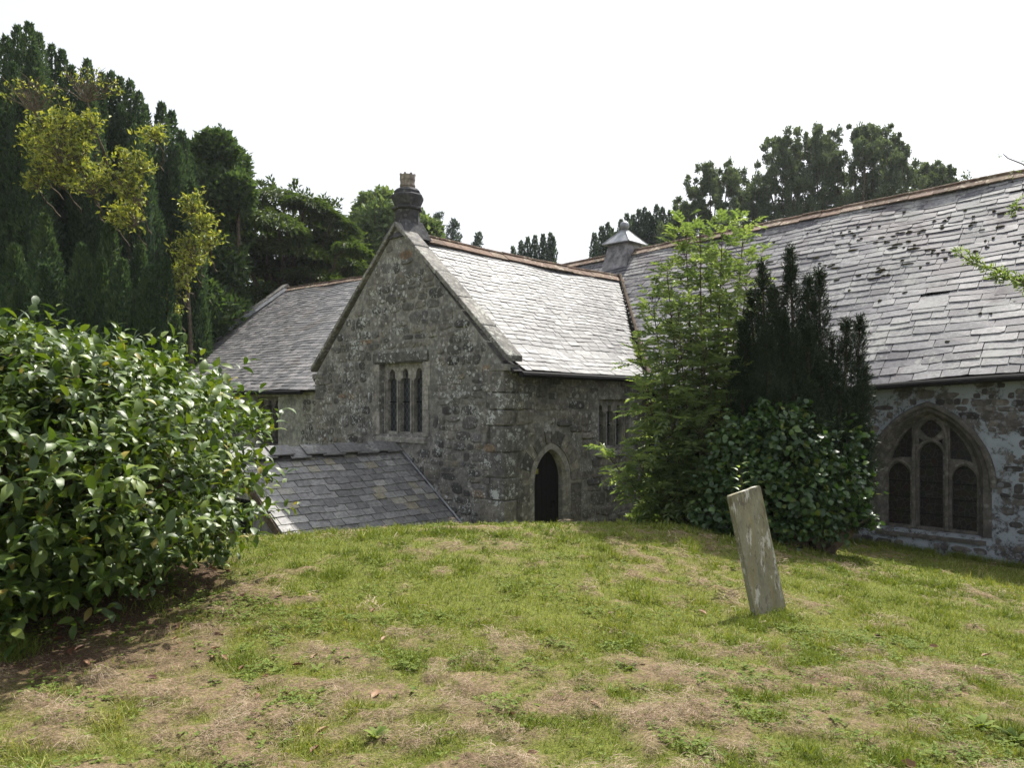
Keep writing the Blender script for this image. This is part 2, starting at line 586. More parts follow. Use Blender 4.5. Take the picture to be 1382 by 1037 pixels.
M['moss'] = plain('dark moss', (0.045, 0.04, 0.022), 1.0, 0.05, 0, 25, 0.6, 0.8)


def limewash():
    """bluish flaking limewash over dark rubble and mortar"""
    m, nt, bs = new_mat('flaking limewash')
    k = NT(nt)
    p = k.pos()
    a = k.noise(p, 2.6, 7, 0.72, 0.4)
    b = k.noise(p, 13, 6, 0.75)
    mk = k.step(k.math('ADD', k.math('MULTIPLY', a, 0.8), k.math('MULTIPLY', b, 0.35)), 0.51, 0.60)
    dark = k.mix(k.step(k.noise(p, 6, 5, 0.7), 0.35, 0.65), (0.05, 0.046, 0.047), (0.13, 0.12, 0.115))
    pale = k.mix(k.noise(p, 4, 4), (0.19, 0.215, 0.25), (0.31, 0.35, 0.40))
    z = k.n("ShaderNodeSeparateXYZ")
    k.l(p, z.inputs[0])
    k.l(k.mix(mk, dark, pale), bs.inputs["Base Color"])
    bs.inputs["Roughness"].default_value = 0.95
    bs.inputs["Specular IOR Level"].default_value = 0.15
    k.bump(k.math('ADD', k.math('MULTIPLY', mk, 0.4), b), 0.8, 0.02, bs)
    return m


M['nave_mortar'] = limewash()


def glass_mat(name, lattice):
    m, nt, bs = new_mat(name)
    k = NT(nt)
    if lattice:
        p = k.pos((1, 1, 0.72), -R(43.5))
        sx = k.n("ShaderNodeSeparateXYZ")
        k.l(p, sx.inputs[0])
        h = k.math('ADD', sx.outputs["X"], sx.outputs["Y"])
        d1 = k.math('ABSOLUTE', k.math('SUBTRACT', k.math('FRACT', k.math('MULTIPLY', k.math('ADD', h, sx.outputs["Z"]), 9.0)), 0.5))
        d2 = k.math('ABSOLUTE', k.math('SUBTRACT', k.math('FRACT', k.math('MULTIPLY', k.math('SUBTRACT', h, sx.outputs["Z"]), 9.0)), 0.5))
        lead = k.step(k.math('MINIMUM', d1, d2), 0.1, 0.05)
        glass = k.mix(k.noise(k.pos(), 9, 2), (0.012, 0.014, 0.018), (0.03, 0.034, 0.04))
        c = k.mix(lead, glass, (0.075, 0.08, 0.085))
    else:
        e = k.voro(k.pos((1, 1, 0.8)), 13.0, 'DISTANCE_TO_EDGE')
        lead = k.step(e, 0.07, 0.03)
        cell = k.voro(k.pos((1, 1, 0.8)), 13.0, 'F1', 'Color')
        glass = k.mix(0.2, (0.012, 0.011, 0.011), k.mix(1.0, cell, (0.05, 0.04, 0.03), 'MULTIPLY'))
        c = k.mix(lead, glass, (0.036, 0.036, 0.037))
    k.l(c, bs.inputs["Base Color"])
    bs.inputs["Roughness"].default_value = 0.35
    bs.inputs["Specular IOR Level"].default_value = 0.25
    return m


M['lattice'] = glass_mat('leaded lattice glass', True)
M['stained'] = glass_mat('dark stained glass', False)

#@@GROUND@@
# ------------------------------------------------------------------ ground
CTRL = np.array([
    (0, 0, -1.6), (-3, 1, -1.6), (3, 1, -1.66), (0, 3.3, -1.6), (-2, 3.2, -1.58), (2.3, 3.3, -1.68), (-6, 0, -1.6), (6, 0, -1.85),
    (-3.5, 5.5, -1.56), (-1, 6, -1.58), (0.7, 6, -1.62), (2.15, 6.3, -1.80), (3.5, 5.5, -1.92), (5, 6, -2.06),
    (-3.3, 8.9, -1.63), (-2.2, 9.2, -1.62), (-1.3, 9.5, -1.60), (0.3, 9.8, -1.63), (1.6, 10.0, -1.65), (2.6, 10.3, -1.72),
    (-3.2, 10.7, -2.05), (-1.9, 11.5, -2.2), (-0.9, 12.4, -2.4), (0.1, 11.8, -2.45), (0.8, 12.6, -2.65), (2.8, 14.8, -2.8), (3.9, 13.7, -2.55),
    (4.1, 10.0, -2.02), (5.5, 12.4, -2.33), (7.45, 10.6, -2.40), (9.2, 9.0, -2.5), (6.5, 9, -2.27),
    (-12, 12, -1.8), (-8, 6, -1.6), (-6, 12, -1.95), (12, 5, -2.7), (-15, 30, -2.6), (0, 40, -2.8), (20, 40, -2.8), (30, 20, -2.8), (-30, 25, -2.2),
    (0, -10, -1.7), (-12, -8, -1.7), (14, -8, -2.2), (-30, 0, -1.9), (30, -5, -2.8)], float)


def _tps_fit():
    P, z = CTRL[:, :2], CTRL[:, 2]
    n = len(P)
    d = np.linalg.norm(P[:, None] - P[None], axis=2)
    K = np.where(d > 0, d * d * np.log(d + 1e-9), 0) + np.eye(n) * 0.15
    Q = np.concatenate([np.ones((n, 1)), P], 1)
    A = np.block([[K, Q], [Q.T, np.zeros((3, 3))]])
    return np.linalg.solve(A, np.concatenate([z, np.zeros(3)]))


TPS = _tps_fit()


def ground_z(x, y):
    """ground height in world z"""
    x, y = np.atleast_1d(np.asarray(x, float)), np.atleast_1d(np.asarray(y, float))
    P = np.stack([x, y], 1)
    out = np.zeros(len(P))
    for a in range(0, len(P), 20000):
        q = P[a:a + 20000]
        d = np.linalg.norm(q[:, None] - CTRL[None, :, :2], axis=2)
        out[a:a + 20000] = (d * d * np.log(d + 1e-9)) @ TPS[:-3] + TPS[-3] + q @ TPS[-2:]
    rad = np.hypot(x - 0, y - 8)
    w = np.clip((rad - 18) / 14, 0, 1)
    out = out * (1 - w) + (-2.6) * w
    out += 0.05 * (fnoise(P * 0.9, 3, 3) - 0.5) + 0.035 * (fnoise(P * 4.0, 9, 3) - 0.5)
    return out + EYE


def gz1(x, y): return float(ground_z([x], [y])[0])


def dryness(x, y):
    """0 = green sward, 1 = raked hay / thatch, in world coordinates"""
    P = np.stack([np.asarray(x, float), np.asarray(y, float)], 1)
    b = -0.21 + 0.44 * np.clip((5.2 - P[:, 1]) / 2.0, 0, 1)
    for (cx, cy, rx, ry, a) in [(-0.8, 7.6, 0.9, 0.35, 0.45), (0.55, 7.2, 0.8, 0.3, 0.5), (-0.25, 8.6, 1.0, 0.35, 0.45), (1.6, 4.9, 0.9, 0.6, 0.5),
                                (2.5, 4.6, 1.2, 0.5, 0.5), (3.2, 5.2, 0.9, 0.35, 0.35), (-1.6, 3.9, 1.2, 0.7, 0.5), (0.4, 3.9, 0.9, 0.5, 0.4),
                                (-2.3, 5.6, 0.8, 0.9, 0.5), (-3, 4.6, 1.2, 0.8, 0.5), (2.9, 8.6, 1.2, 0.6, 0.3), (4.5, 7.6, 0.7, 0.3, 0.3),
                                (-0.6, 6.2, 1.1, 0.8, -0.35), (-1.9, 7.6, 1.0, 0.8, -0.4), (3.6, 7.0, 1.0, 0.6, -0.35), (0.6, 5.6, 0.7, 0.4, -0.35), (5.4, 9.3, 1.6, 0.7, -0.3)]:
        b = b + a * np.exp(-((P[:, 0] - cx) / rx) ** 2 - ((P[:, 1] - cy) / ry) ** 2)
    n = fnoise(P * np.array([1.4, 2.2]), 21, 4)
    n2 = fnoise(P * np.array([4.5, 7.0]), 31, 3)
    return np.clip((b + (n - 0.5) * 1.5 + (n2 - 0.5) * 2.7 + (fnoise(P * np.array([11, 15.0]), 37, 2) - 0.5) * 1.2) * 1.35 - 0.02, 0, 1)


def litter(x, y):
    """fallen leaf and bare soil round the foot of the big shrub"""
    P = np.stack([np.asarray(x, float), np.asarray(y, float)], 1)
    d = np.sqrt(((P[:, 0] + 3.9) / 2.2) ** 2 + ((P[:, 1] - 5.6) / 1.75) ** 2)
    return np.clip((1.05 - d) * 3.0 + (fnoise(P * 2.2, 44, 4) - 0.5) * 2.4, 0, 1)


def axis(lo, hi, step, far):
    a = list(np.arange(lo, hi, step))
    l, r, d = [], [], step
    p = lo
    while p > -far:
        d *= 1.35; p -= d; l.append(p)
    p, d = a[-1], step
    while p < far:
        d *= 1.35; p += d; r.append(p)
    return np.array(l[::-1] + a + r)


gx, gy = axis(-6.5, 10.0, 0.07, 700), axis(2.2, 13.5, 0.07, 700)
GX, GY = np.meshgrid(gx, gy)
gzv = ground_z(GX.ravel(), GY.ravel())
dry = dryness(GX.ravel(), GY.ravel())
lit = litter(GX.ravel(), GY.ravel())
gzv = gzv + 0.055 * dry * fnoise(np.stack([GX.ravel(), GY.ravel()], 1) * 9, 5, 3) * (np.hypot(GX.ravel(), GY.ravel() - 7) < 14)
nx, ny = len(gx), len(gy)
ii = np.arange(nx * ny).reshape(ny, nx)
Fg = np.stack([ii[:-1, :-1], ii[:-1, 1:], ii[1:, 1:], ii[1:, :-1]], -1).reshape(-1, 4)


def ground_mat():
    m, nt, bs = new_mat('mown grass ground')
    k = NT(nt)
    p = k.pos()
    d, l = k.attr("dry"), k.attr("litter")
    n1, n2 = k.noise(p, 3, 5, 0.65), k.noise(p, 60, 5, 0.75)
    green = k.mix(n1, (0.10, 0.122, 0.026), (0.17, 0.19, 0.046))
    green = k.mix(k.step(n2, 0.35, 0.7), k.mix(1.0, green, (0.55, 0.55, 0.5), 'MULTIPLY'), k.mix(1.0, green, (1.25, 1.2, 1.0), 'MULTIPLY'))
    hay = k.mix(k.step(n2, 0.3, 0.7), (0.09, 0.065, 0.038), (0.28, 0.205, 0.13))
    soil = k.mix(k.step(n2, 0.35, 0.7), (0.045, 0.03, 0.02), (0.15, 0.10, 0.065))
    n3 = k.noise(p, 22, 5, 0.7)
    d = k.math('MULTIPLY', d, k.step(n3, 0.30, 0.56))
    c = k.mix(d, green, hay)
    c = k.mix(k.math('MULTIPLY', k.step(k.noise(p, 9, 5, 0.7), 0.54, 0.68), 0.6), c, (0.055, 0.05, 0.022))
    c = k.mix(l, c, soil)
    k.l(c, bs.inputs["Base Color"])
    bs.inputs["Roughness"].default_value = 0.95
    bs.inputs["Specular IOR Level"].default_value = 0.1
    k.bump(k.noise(p, 70, 5, 0.75), 0.9, 0.02, bs)
    return m


go = np_mesh("ground", np.stack([GX.ravel(), GY.ravel(), gzv], 1), Fg, ground_mat(), None, None, True)
for nm, arr in (("dry", dry), ("litter", lit)):
    go.data.attributes.new(nm, 'FLOAT', 'POINT').data.foreach_set("value", arr.astype(np.float32))
tag(go, "uneven mown churchyard lawn sloping down to the church", "ground", kind="structure")
#@@END_GROUND@@

# ------------------------------------------------------------------ church: shape helpers
def arch_poly(c, hw, z0, zs, rise, n=9):
    """pointed arch outline, anticlockwise from bottom left"""
    Rr = (hw * hw + rise * rise) / (2 * hw)
    am = math.asin(min(1, rise / Rr))
    if Rr - hw < 0 and rise < Rr: pass
    right = [(c + hw - Rr + Rr * math.cos(am * i / n), zs + Rr * math.sin(am * i / n)) for i in range(n + 1)]
    right[-1] = (c, zs + rise)
    left = [(2 * c - a, b) for (a, b) in right[:-1]][::-1]
    return [(c - hw, z0), (c + hw, z0)] + right + left


def cusp_light(c, hw, z0, zs, h):
    prof = [(1, 0), (0.97, 0.2), (0.8, 0.36), (0.5, 0.40), (0.56, 0.58), (0.5, 0.8), (0.28, 0.95), (0, 1.0)]
    r = [(c + hw * a, zs + h * b) for a, b in prof]
    l = [(c - hw * a, zs + h * b) for a, b in prof[:-1]][::-1]
    return [(c - hw, z0), (c + hw, z0)] + r + l


def in_poly(p, poly):
    x, y = p
    ins = False
    n = len(poly)
    for i in range(n):
        x1, y1 = poly[i]
        x2, y2 = poly[(i + 1) % n]
        if (y1 > y) != (y2 > y) and x < (x2 - x1) * (y - y1) / (y2 - y1) + x1:
            ins = not ins
    return ins


def rubble(mb, fn, region, bounds, hm, wm, cover, proud, mi, rs, squash=2.6):
    a0, a1, b0, b1 = bounds
    b = b0
    while b < b1:
        h = hm * rs.uniform(0.55, 1.55)
        a = a0 - rs.uniform(0, wm)
        while a < a1:
            w = wm * rs.uniform(0.45, 1.75)
            subs = [(a, b, w, h)]
            if h > hm * 1.1 and rs.random() < 0.45:
                f = rs.uniform(0.35, 0.65)
                subs = [(a, b, w, h * f), (a, b + h * f, w, h * (1 - f))]
            for (sa, sb, sw, sh) in subs:
                if rs.random() > cover: continue
                ca, cb = sa + sw / 2, sb + sh / 2 + rs.uniform(-0.12, 0.12) * sh
                sk = rs.uniform(-0.18, 0.18)
                n = 11
                ring = []
                for i in range(n):
                    t = 2 * math.pi * (i + rs.uniform(-0.25, 0.25)) / n
                    e = 2.0 / squash
                    x = math.copysign(abs(math.cos(t)) ** e, math.cos(t)) * sw * 0.5
                    y = math.copysign(abs(math.sin(t)) ** e, math.sin(t)) * sh * 0.5
                    k = rs.uniform(0.86, 0.98)
                    ring.append((ca + (x + y * sk) * k, cb + (y + x * sk * 0.3) * k))
                if not all(region(p) for p in ring): continue
                pr = proud * rs.uniform(0.3, 1.5)
                v = [fn(p[0], p[1], 0.012) for p in ring]
                v += [fn(ca + (p[0] - ca) * 0.95, cb + (p[1] - cb) * 0.93, -pr * 0.55) for p in ring]
                tl1, tl2 = rs.uniform(-0.4, 0.4), rs.uniform(-0.4, 0.4)
                v += [fn(ca + (p[0] - ca) * 0.72, cb + (p[1] - cb) * 0.68, -pr * (1 + tl1 * (p[0] - ca) / sw * 2 + tl2 * (p[1] - cb) / sh * 2)) for p in ring]
                f = []
                for r_ in (0, n):
                    f += [(r_ + i, r_ + (i + 1) % n, r_ + n + (i + 1) % n, r_ + n + i) for i in range(n)]
                f.append(tuple(2 * n + i for i in range(n)))
                mb.add(v, f, rs.random(), mi)
            a += w
        b += h


def slates(mb, pt, nrm, L, course, wlo, whi, lo, hi, th, rs, missing=0.0, slip=0.0, mi=0, gap=0.005, ragged=0.006):
    t = 0.0
    while t < L - 0.02:
        c = course(t / L) * rs.uniform(0.94, 1.06)
        a, end = lo(t), hi(t)
        a -= rs.uniform(0, whi)
        while a < end:
            w = rs.uniform(wlo, whi)
            x0, x1 = max(a, lo(t)), min(a + w, end)
            a += w
            if x1 - x0 < 0.04: continue
            if rs.random() < missing: continue
            tt = max(0.0, t - rs.uniform(0, 0.012)) if t > 0 else t
            if rs.random() < slip: tt = max(0, tt - rs.uniform(0.03, 0.1))
            t1 = min(L, t + c * 1.7)
            sk0, sk1 = rs.uniform(-0.006, 0.006), rs.uniform(-0.006, 0.006)
            n0, n1 = nrm(tt), nrm(t1)
            h0 = th * rs.uniform(1.2, 2.0)
            rg = ragged
            fr = (0.0, rs.uniform(0.12, 0.4), rs.uniform(0.6, 0.88), 1.0)
            tj = [tt + sk0 + rs.uniform(0, rg) * (2.2 if rs.random() < 0.25 else 1), tt + sk0 * 0.6 + rs.uniform(-rg, rg) * 0.5, tt + sk1 * 0.6 + rs.uniform(-rg, rg) * 0.5, tt + sk1 + rs.uniform(0, rg) * (2.2 if rs.random() < 0.25 else 1)]
            w_ = x1 - x0 - 2 * gap
            lift = rs.uniform(-0.3, 0.3) * th
            tail = [pt(x0 + gap + w_ * f_, max(0, q_)) + n0 * (h0 + lift * f_) for f_, q_ in zip(fr, tj)]
            Cc, D = pt(x1 - gap, t1) + n1 * th * 0.25, pt(x0 + gap, t1) + n1 * th * 0.25
            low = [q_ - n0 * th * 1.1 for q_ in tail]
            lc, ld = Cc - n1 * th * 0.65, D - n1 * th * 0.65
            vv_ = tail + low + [Cc, D, lc, ld]
            mb.add(vv_, [(0, 1, 2, 3, 8, 9), (4, 5, 1, 0), (5, 6, 2, 1), (6, 7, 3, 2), (7, 10, 8, 3), (11, 4, 0, 9)], rs.random(), mi)
        t += c


def slab(mb, pt, nrm, ts, a0f, a1f, thick, mi=0, off=0.0, na=14):
    """closed board under a roof, following its sag, sunk by off below the slates"""
    ts = [ts[0] + (ts[-1] - ts[0]) * i / 9 for i in range(10)] if len(ts) > 2 else ts
    n, m = len(ts), na + 1
    v = []
    for o in (off, off + thick):
        for t in ts:
            a0, a1 = a0f(t), a1f(t)
            for j in range(m):
                v.append(pt(a0 + (a1 - a0) * j / na, t) - nrm(t) * o)
    f = []
    N_ = n * m
    for i in range(n - 1):
        for j in range(m - 1):
            k = i * m + j
            f += [(k, k + 1, k + m + 1, k + m), (N_ + k, N_ + k + m, N_ + k + m + 1, N_ + k + 1)]
        f += [(i * m, (i + 1) * m, N_ + (i + 1) * m, N_ + i * m), (i * m + m - 1, N_ + i * m + m - 1, N_ + (i + 1) * m + m - 1, (i + 1) * m + m - 1)]
    for j in range(m - 1):
        k = (n - 1) * m + j
        f += [(j, N_ + j, N_ + j + 1, j + 1), (k, k + 1, N_ + k + 1, N_ + k)]
    mb.add(v, f, 0.3, mi)


def ridge_tiles(pts_fn, a0, a1, step, side, drop, th, rs):
    """row of angled ridge tiles; pts_fn(a) -> apex point; side = horizontal half-direction"""
    mb = MB()
    a = a0
    up = Vector((0, 0, 1))
    while a < a1 - 0.02:
        b = min(a + step, a1)
        j = rs.uniform(-0.008, 0.008)
        P0, P1 = pts_fn(a + 0.004) + up * j, pts_fn(b - 0.004) + up * (j + rs.uniform(-0.006, 0.006))
        r = rs.random()
        for sg in (-1, 1):
            o = side * (sg * 0.2) - up * drop
            mb.add([P0, P1, P1 + o, P0 + o, P0 + up * th, P1 + up * th, P1 + o + up * th + side * sg * 0.01, P0 + o + up * th + side * sg * 0.01],
                   [(4, 5, 6, 7), (0, 3, 2, 1), (3, 7, 6, 2), (0, 4, 7, 3), (1, 2, 6, 5)], r)
        mb.tube([P0 + up * (th + 0.008), P1 + up * (th + 0.008)], 0.032, 7, r)
        a = b
    return mb


Tv = Vector((SA, CA, 0))
Nl = Vector((-CA, SA, 0))
UP = Vector((0, 0, 1))
f_gable = lambda a, b, d=0.0: Wp(d, a, b)
f_side = lambda a, b, d=0.0: Wp(a, d, b)
f_nave = lambda a, b, d=0.0: Wp(4.25 + d, -a, b)
f_chan = lambda a, b, d=0.0: Wp(1.0 + d, a, b)

church = empty("church", Wp(0.5, 2.8, -2.9), "grey rubble stone church with slate roofs and a gabled chimney wing", "church")
GW = 5.59            # gable width
GC = GW / 2

# ---- gable wall
rs = random.Random(3)
gable_out = [(0, -3.3), (GW, -3.3), (GW, 0.62), (GC, 3.33), (0, 0.62)]
gw_hole = [(2.04, -0.58), (3.33, -0.58), (3.33, 0.76), (2.04, 0.76)]
mb = MB()
mb.panel(f_gable, gable_out, [gw_hole], 0, 0.4)
reg = lambda p: in_poly(p, gable_out) and not (1.80 < p[0] < 3.58 and -0.80 < p[1] < 1.0) and p[0] > 0.06
rubble(mb, f_gable, reg, (0.03, GW, -3.2, 3.55), 0.175, 0.25, 0.9, 0.016, 1, rs, 2.8)
gable = mb.build("gable_wall", [M['gable_mortar'], M['gable_stone']], church)

# ---- side wall of the wing with door and window
side_out = [(0, -3.3), (4.3, -3.3), (4.3, 0.62), (0, 0.62)]
DC, DHW, DSP, DRI = 1.16, 0.43, -1.36, 0.575
door_hole = arch_poly(DC, DHW, -3.0, DSP, DRI)
sw_hole = [(2.56, -0.86), (3.52, -0.86), (3.52, 0.08), (2.56, 0.08)]
mb = MB()
mb.panel(f_side, side_out, [door_hole, sw_hole], 0, 0.42)
ring_o = arch_poly(DC, DHW + 0.42, -3.2, DSP, DRI + 0.38)
reg = lambda p: 0.02 < p[0] < 4.25 and -3.25 < p[1] < 0.5 and not in_poly(p, arch_poly(DC, DHW + 0.40, -3.2, DSP, DRI + 0.36)) and not (2.48 < p[0] < 3.6 and -0.95 < p[1] < 0.17) and not (abs(p[0] - DC) < 0.62 and p[1] < DSP)
rubble(mb, f_side, reg, (0.0, 4.3, -3.2, 0.5), 0.19, 0.3, 0.92, 0.02, 1, rs, 4.2)
side_wall = mb.build("side_wall", [M['warm_mortar'], M['warm_stone']], church)

# dressed stones round the door: chamfered arch, voussoirs, jamb stones
mb = MB()
inner, outer = arch_poly(DC, DHW, -3.0, DSP, DRI), arch_poly(DC, DHW + 0.115, -3.0, DSP, DRI + 0.105)
n = len(inner)
for i in range(n - 1):
    k, k2 = i + 1, (i + 2) % n
    if k2 == 0 or k2 == n: k2 = 0
    p = [inner[k], inner[k2], outer[k2], outer[k]]
    v = [f_side(*q_, -0.012) for q_ in p]
    ch = [f_side(q_[0] + (DC - q_[0]) * 0.10, q_[1], 0.05) for q_ in (inner[k], inner[k2])]
    back = [f_side(q_[0] + (DC - q_[0]) * 0.10, q_[1], 0.20) for q_ in (inner[k], inner[k2])]
    ob = [f_side(*q_, 0.03) for q_ in (outer[k2], outer[k])]
    r_ = 0.3 + 0.5 * ((i // 3) % 2)
    mb.add(v + ch + back + ob, [(0, 1, 2, 3), (4, 5, 1, 0), (6, 7, 5, 4), (3, 2, 8, 9)], r_)
arch_o = mb.build("door_arch", M['granite'], church)
mb = MB()
Rr = ((DHW + 0.12) ** 2 + (DRI + 0.11) ** 2) / (2 * (DHW + 0.12))
o2 = arch_poly(DC, DHW + 0.13, -3.0, DSP, DRI + 0.12, 14)
o3 = arch_poly(DC, DHW + 0.42, -3.0, DSP, DRI + 0.40, 14)
i = 2
while i < len(o2) - 1:
    st = rs.choice((1, 2, 2))
    j = min(i + st, len(o2) - 1)
    lnn = rs.uniform(0.6, 1.0)
    e = 0.04
    a_, b_ = o2[i], o2[j]
    c_, d_ = [tuple(o2[q_][x] + (o3[q_][x] - o2[q_][x]) * lnn for x in (0, 1)) for q_ in (j, i)]
    sh = lambda p, q_: (p[0] + (q_[0] - p[0]) * e, p[1] + (q_[1] - p[1]) * e)
    poly = [sh(a_, b_), sh(b_, a_), sh(c_, d_), sh(d_, c_)]
    mb.panel(f_side, poly, (), -0.014 - rs.uniform(0, 0.012), 0.02, rnd=rs.random())
    i = j
for sg in (-1, 1):
    z = -3.1
    while z < DSP - 0.05:
        h = min(rs.uniform(0.28, 0.42), DSP - z)
        w = rs.choice((0.28, 0.42, 0.5))
        x0 = DC + sg * (DHW + 0.12)
        x1 = DC + sg * (DHW + 0.12 + w * 0.7)
        mb.panel(f_side, [(min(x0, x1), z + 0.012), (max(x0, x1), z + 0.012), (max(x0, x1), z + h - 0.01), (min(x0, x1), z + h - 0.01)], (), -0.012 - rs.uniform(0, 0.01), 0.02, rnd=rs.random())
        z += h
mb.build("arch_stones", M['warm_stone'], church)

# corner stones
mb = MB()
z = -3.0
k = 0
while z < 0.55:
    h = min(rs.uniform(0.26, 0.44), 0.6 - z)
    la, lb = (rs.uniform(0.45, 0.62), rs.uniform(0.24, 0.32)) if k % 2 else (rs.uniform(0.26, 0.34), rs.uniform(0.46, 0.7))
    if k % 3 == 1: lb *= 0.7
    j0, j1 = rs.uniform(0.012, 0.03), rs.uniform(0.012, 0.03)
    mb.box(lambda a, b, c: Wp(a, b, c), -j0, lb, -j1, la, z + 0.012, z + h - 0.012, rs.random() * 0.88)
    z += h
    k += 1
quo = mb.build("corner_stones", M['gable_stone'], church)
bv = quo.modifiers.new("soft edges", 'BEVEL'); bv.width = 0.014; bv.segments = 2
mb = MB()
z = -1.2
while z < 0.5:
    h = rs.uniform(0.24, 0.4)
    la = rs.uniform(0.28, 0.6)
    mb.box(lambda a, b, c: Wp(a, b, c), -rs.uniform(0.012, 0.03), 0.4, GW - la, GW + 0.02, z + 0.012, min(z + h - 0.01, 0.6), rs.random() * 0.85)
    z += h
quo = mb.build("corner_stones", M['gable_stone'], church)
bv = quo.modifiers.new("soft edges", 'BEVEL'); bv.width = 0.014; bv.segments = 2

# ---- windows
def square_window(fn, c, w, z0, z1, nl, glass, name_mat, hood=True, sill=True, head=0.30, mull=0.085):
    """square-headed window of cusped lights: frame > mullions come with it, panes and sill and hood as sub-parts"""
    hw = w / 2
    lw = (w - mull * (nl + 1)) / nl
    holes = []
    for i in range(nl):
        cx = c - hw + mull + lw / 2 + i * (lw + mull)
        holes.append(cusp_light(cx, lw / 2, z0 + 0.05, z1 - 0.10 - head, head))
    m_ = MB()
    m_.panel(fn, [(c - hw, z0), (c + hw, z0), (c + hw, z1), (c - hw, z1)], holes, 0.11, 0.24, back=True, rnd=0.6)
    # proud rounded noses of the mullions and jamb chamfers
    for i in range(nl + 1):
        x = c - hw + mull / 2 + i * (lw + mull)
        m_.box(lambda a, b, d: fn(a, b, d), x - mull * 0.24, x + mull * 0.24, z0 + 0.03, z1 - 0.16 - head * 0.55, 0.075, 0.112, 0.5)
    win = m_.build("window", name_mat, church)
    for i in range(nl):
        cx = c - hw + mull + lw / 2 + i * (lw + mull)
        g_ = MB()
        g_.box(lambda a, b, d: fn(a, b, d), cx - lw / 2 - 0.01, cx + lw / 2 + 0.01, z0 + 0.04, z1 - 0.09, 0.205, 0.215)
        pane = g_.build("pane", glass, win)
        b_ = MB()
        for zz in (z0 + 0.05 + (z1 - z0) * 0.42, ):
            b_.tube([fn(cx - lw / 2, zz, 0.19), fn(cx + lw / 2, zz, 0.19)], 0.012, 6)
        b_.build("glazing_bar", M['iron'], win)
    if sill:
        m2 = MB()
        v = []
        for d, za, zb in ((-0.05, z0 - 0.14, z0 - 0.06), (0.25, z0 - 0.14, z0 + 0.05)):
            v += [fn(c - hw - 0.1, za, d), fn(c + hw + 0.1, za, d), fn(c + hw + 0.1, zb, d), fn(c - hw - 0.1, zb, d)]
        m2.hexa(v, 0.4)
        m2.build("sill", M['granite'], win)
    if hood:
        m3 = MB()
        m3.box(lambda a, b, d: fn(a, b, d), c - hw - 0.17, c + hw + 0.17, z1 + 0.03, z1 + 0.2, -0.045, 0.03, 0.3)
        m3.box(lambda a, b, d: fn(a, b, d), c - hw - 0.13, c + hw + 0.13, z1 + 0.003, z1 + 0.03, -0.02, 0.03, 0.2)
        h_ = m3.build("hood_mould", M['gable_stone'], win)
        for sg in (-1, 1):
            m4 = MB()
            zz = z0 - 0.02
            while zz < z1 - 0.02:
                hh = min(rs.uniform(0.24, 0.5), z1 - zz)
                x0, x1 = c + sg * (hw + 0.003), c + sg * (hw + rs.uniform(0.16, 0.24))
                m4.box(lambda a, b, d: fn(a, b, d), min(x0, x1), max(x0, x1), zz + 0.006, zz + hh - 0.006, -0.012 - rs.uniform(0, 0.008), 0.05, rs.random())
                zz += hh
            m4.build("jamb_stones", M['granite'] if sill else M['gable_stone'], win)
    return win


square_window(f_gable, 2.685, 1.29, -0.58, 0.76, 3, M['lattice'], M['granite'])
square_window(f_side, 3.04, 0.96, -0.86, 0.08, 3, M['lattice'], M['granite'], hood=False, head=0.2, mull=0.075)

# ---- nave wall with pointed three-light windows
NWC = (1.72, 5.107)
nave_out = [(-0.1, -3.3), (9.5, -3.3), (9.5, 0.60), (3.0, 0.27), (-0.1, 0.2)]
nholes = [arch_poly(c, 0.74, -2.0, -1.14, 1.03) for c in NWC]
mb = MB()
mb.panel(f_nave, nave_out, nholes, 0, 0.4)
hood_o = [arch_poly(c, 0.86, -2.1, -1.14, 1.15) for c in NWC]
reg = lambda p: in_poly(p, nave_out) and not any(in_poly(p, h) for h in hood_o)
rubble(mb, f_nave, reg, (0.0, 9.5, -3.2, 0.5), 0.12, 0.19, 0.55, 0.012, 1, rs, 3.0)
mb.build("nave_wall", [M['nave_mortar'], M['nave_stone']], church)


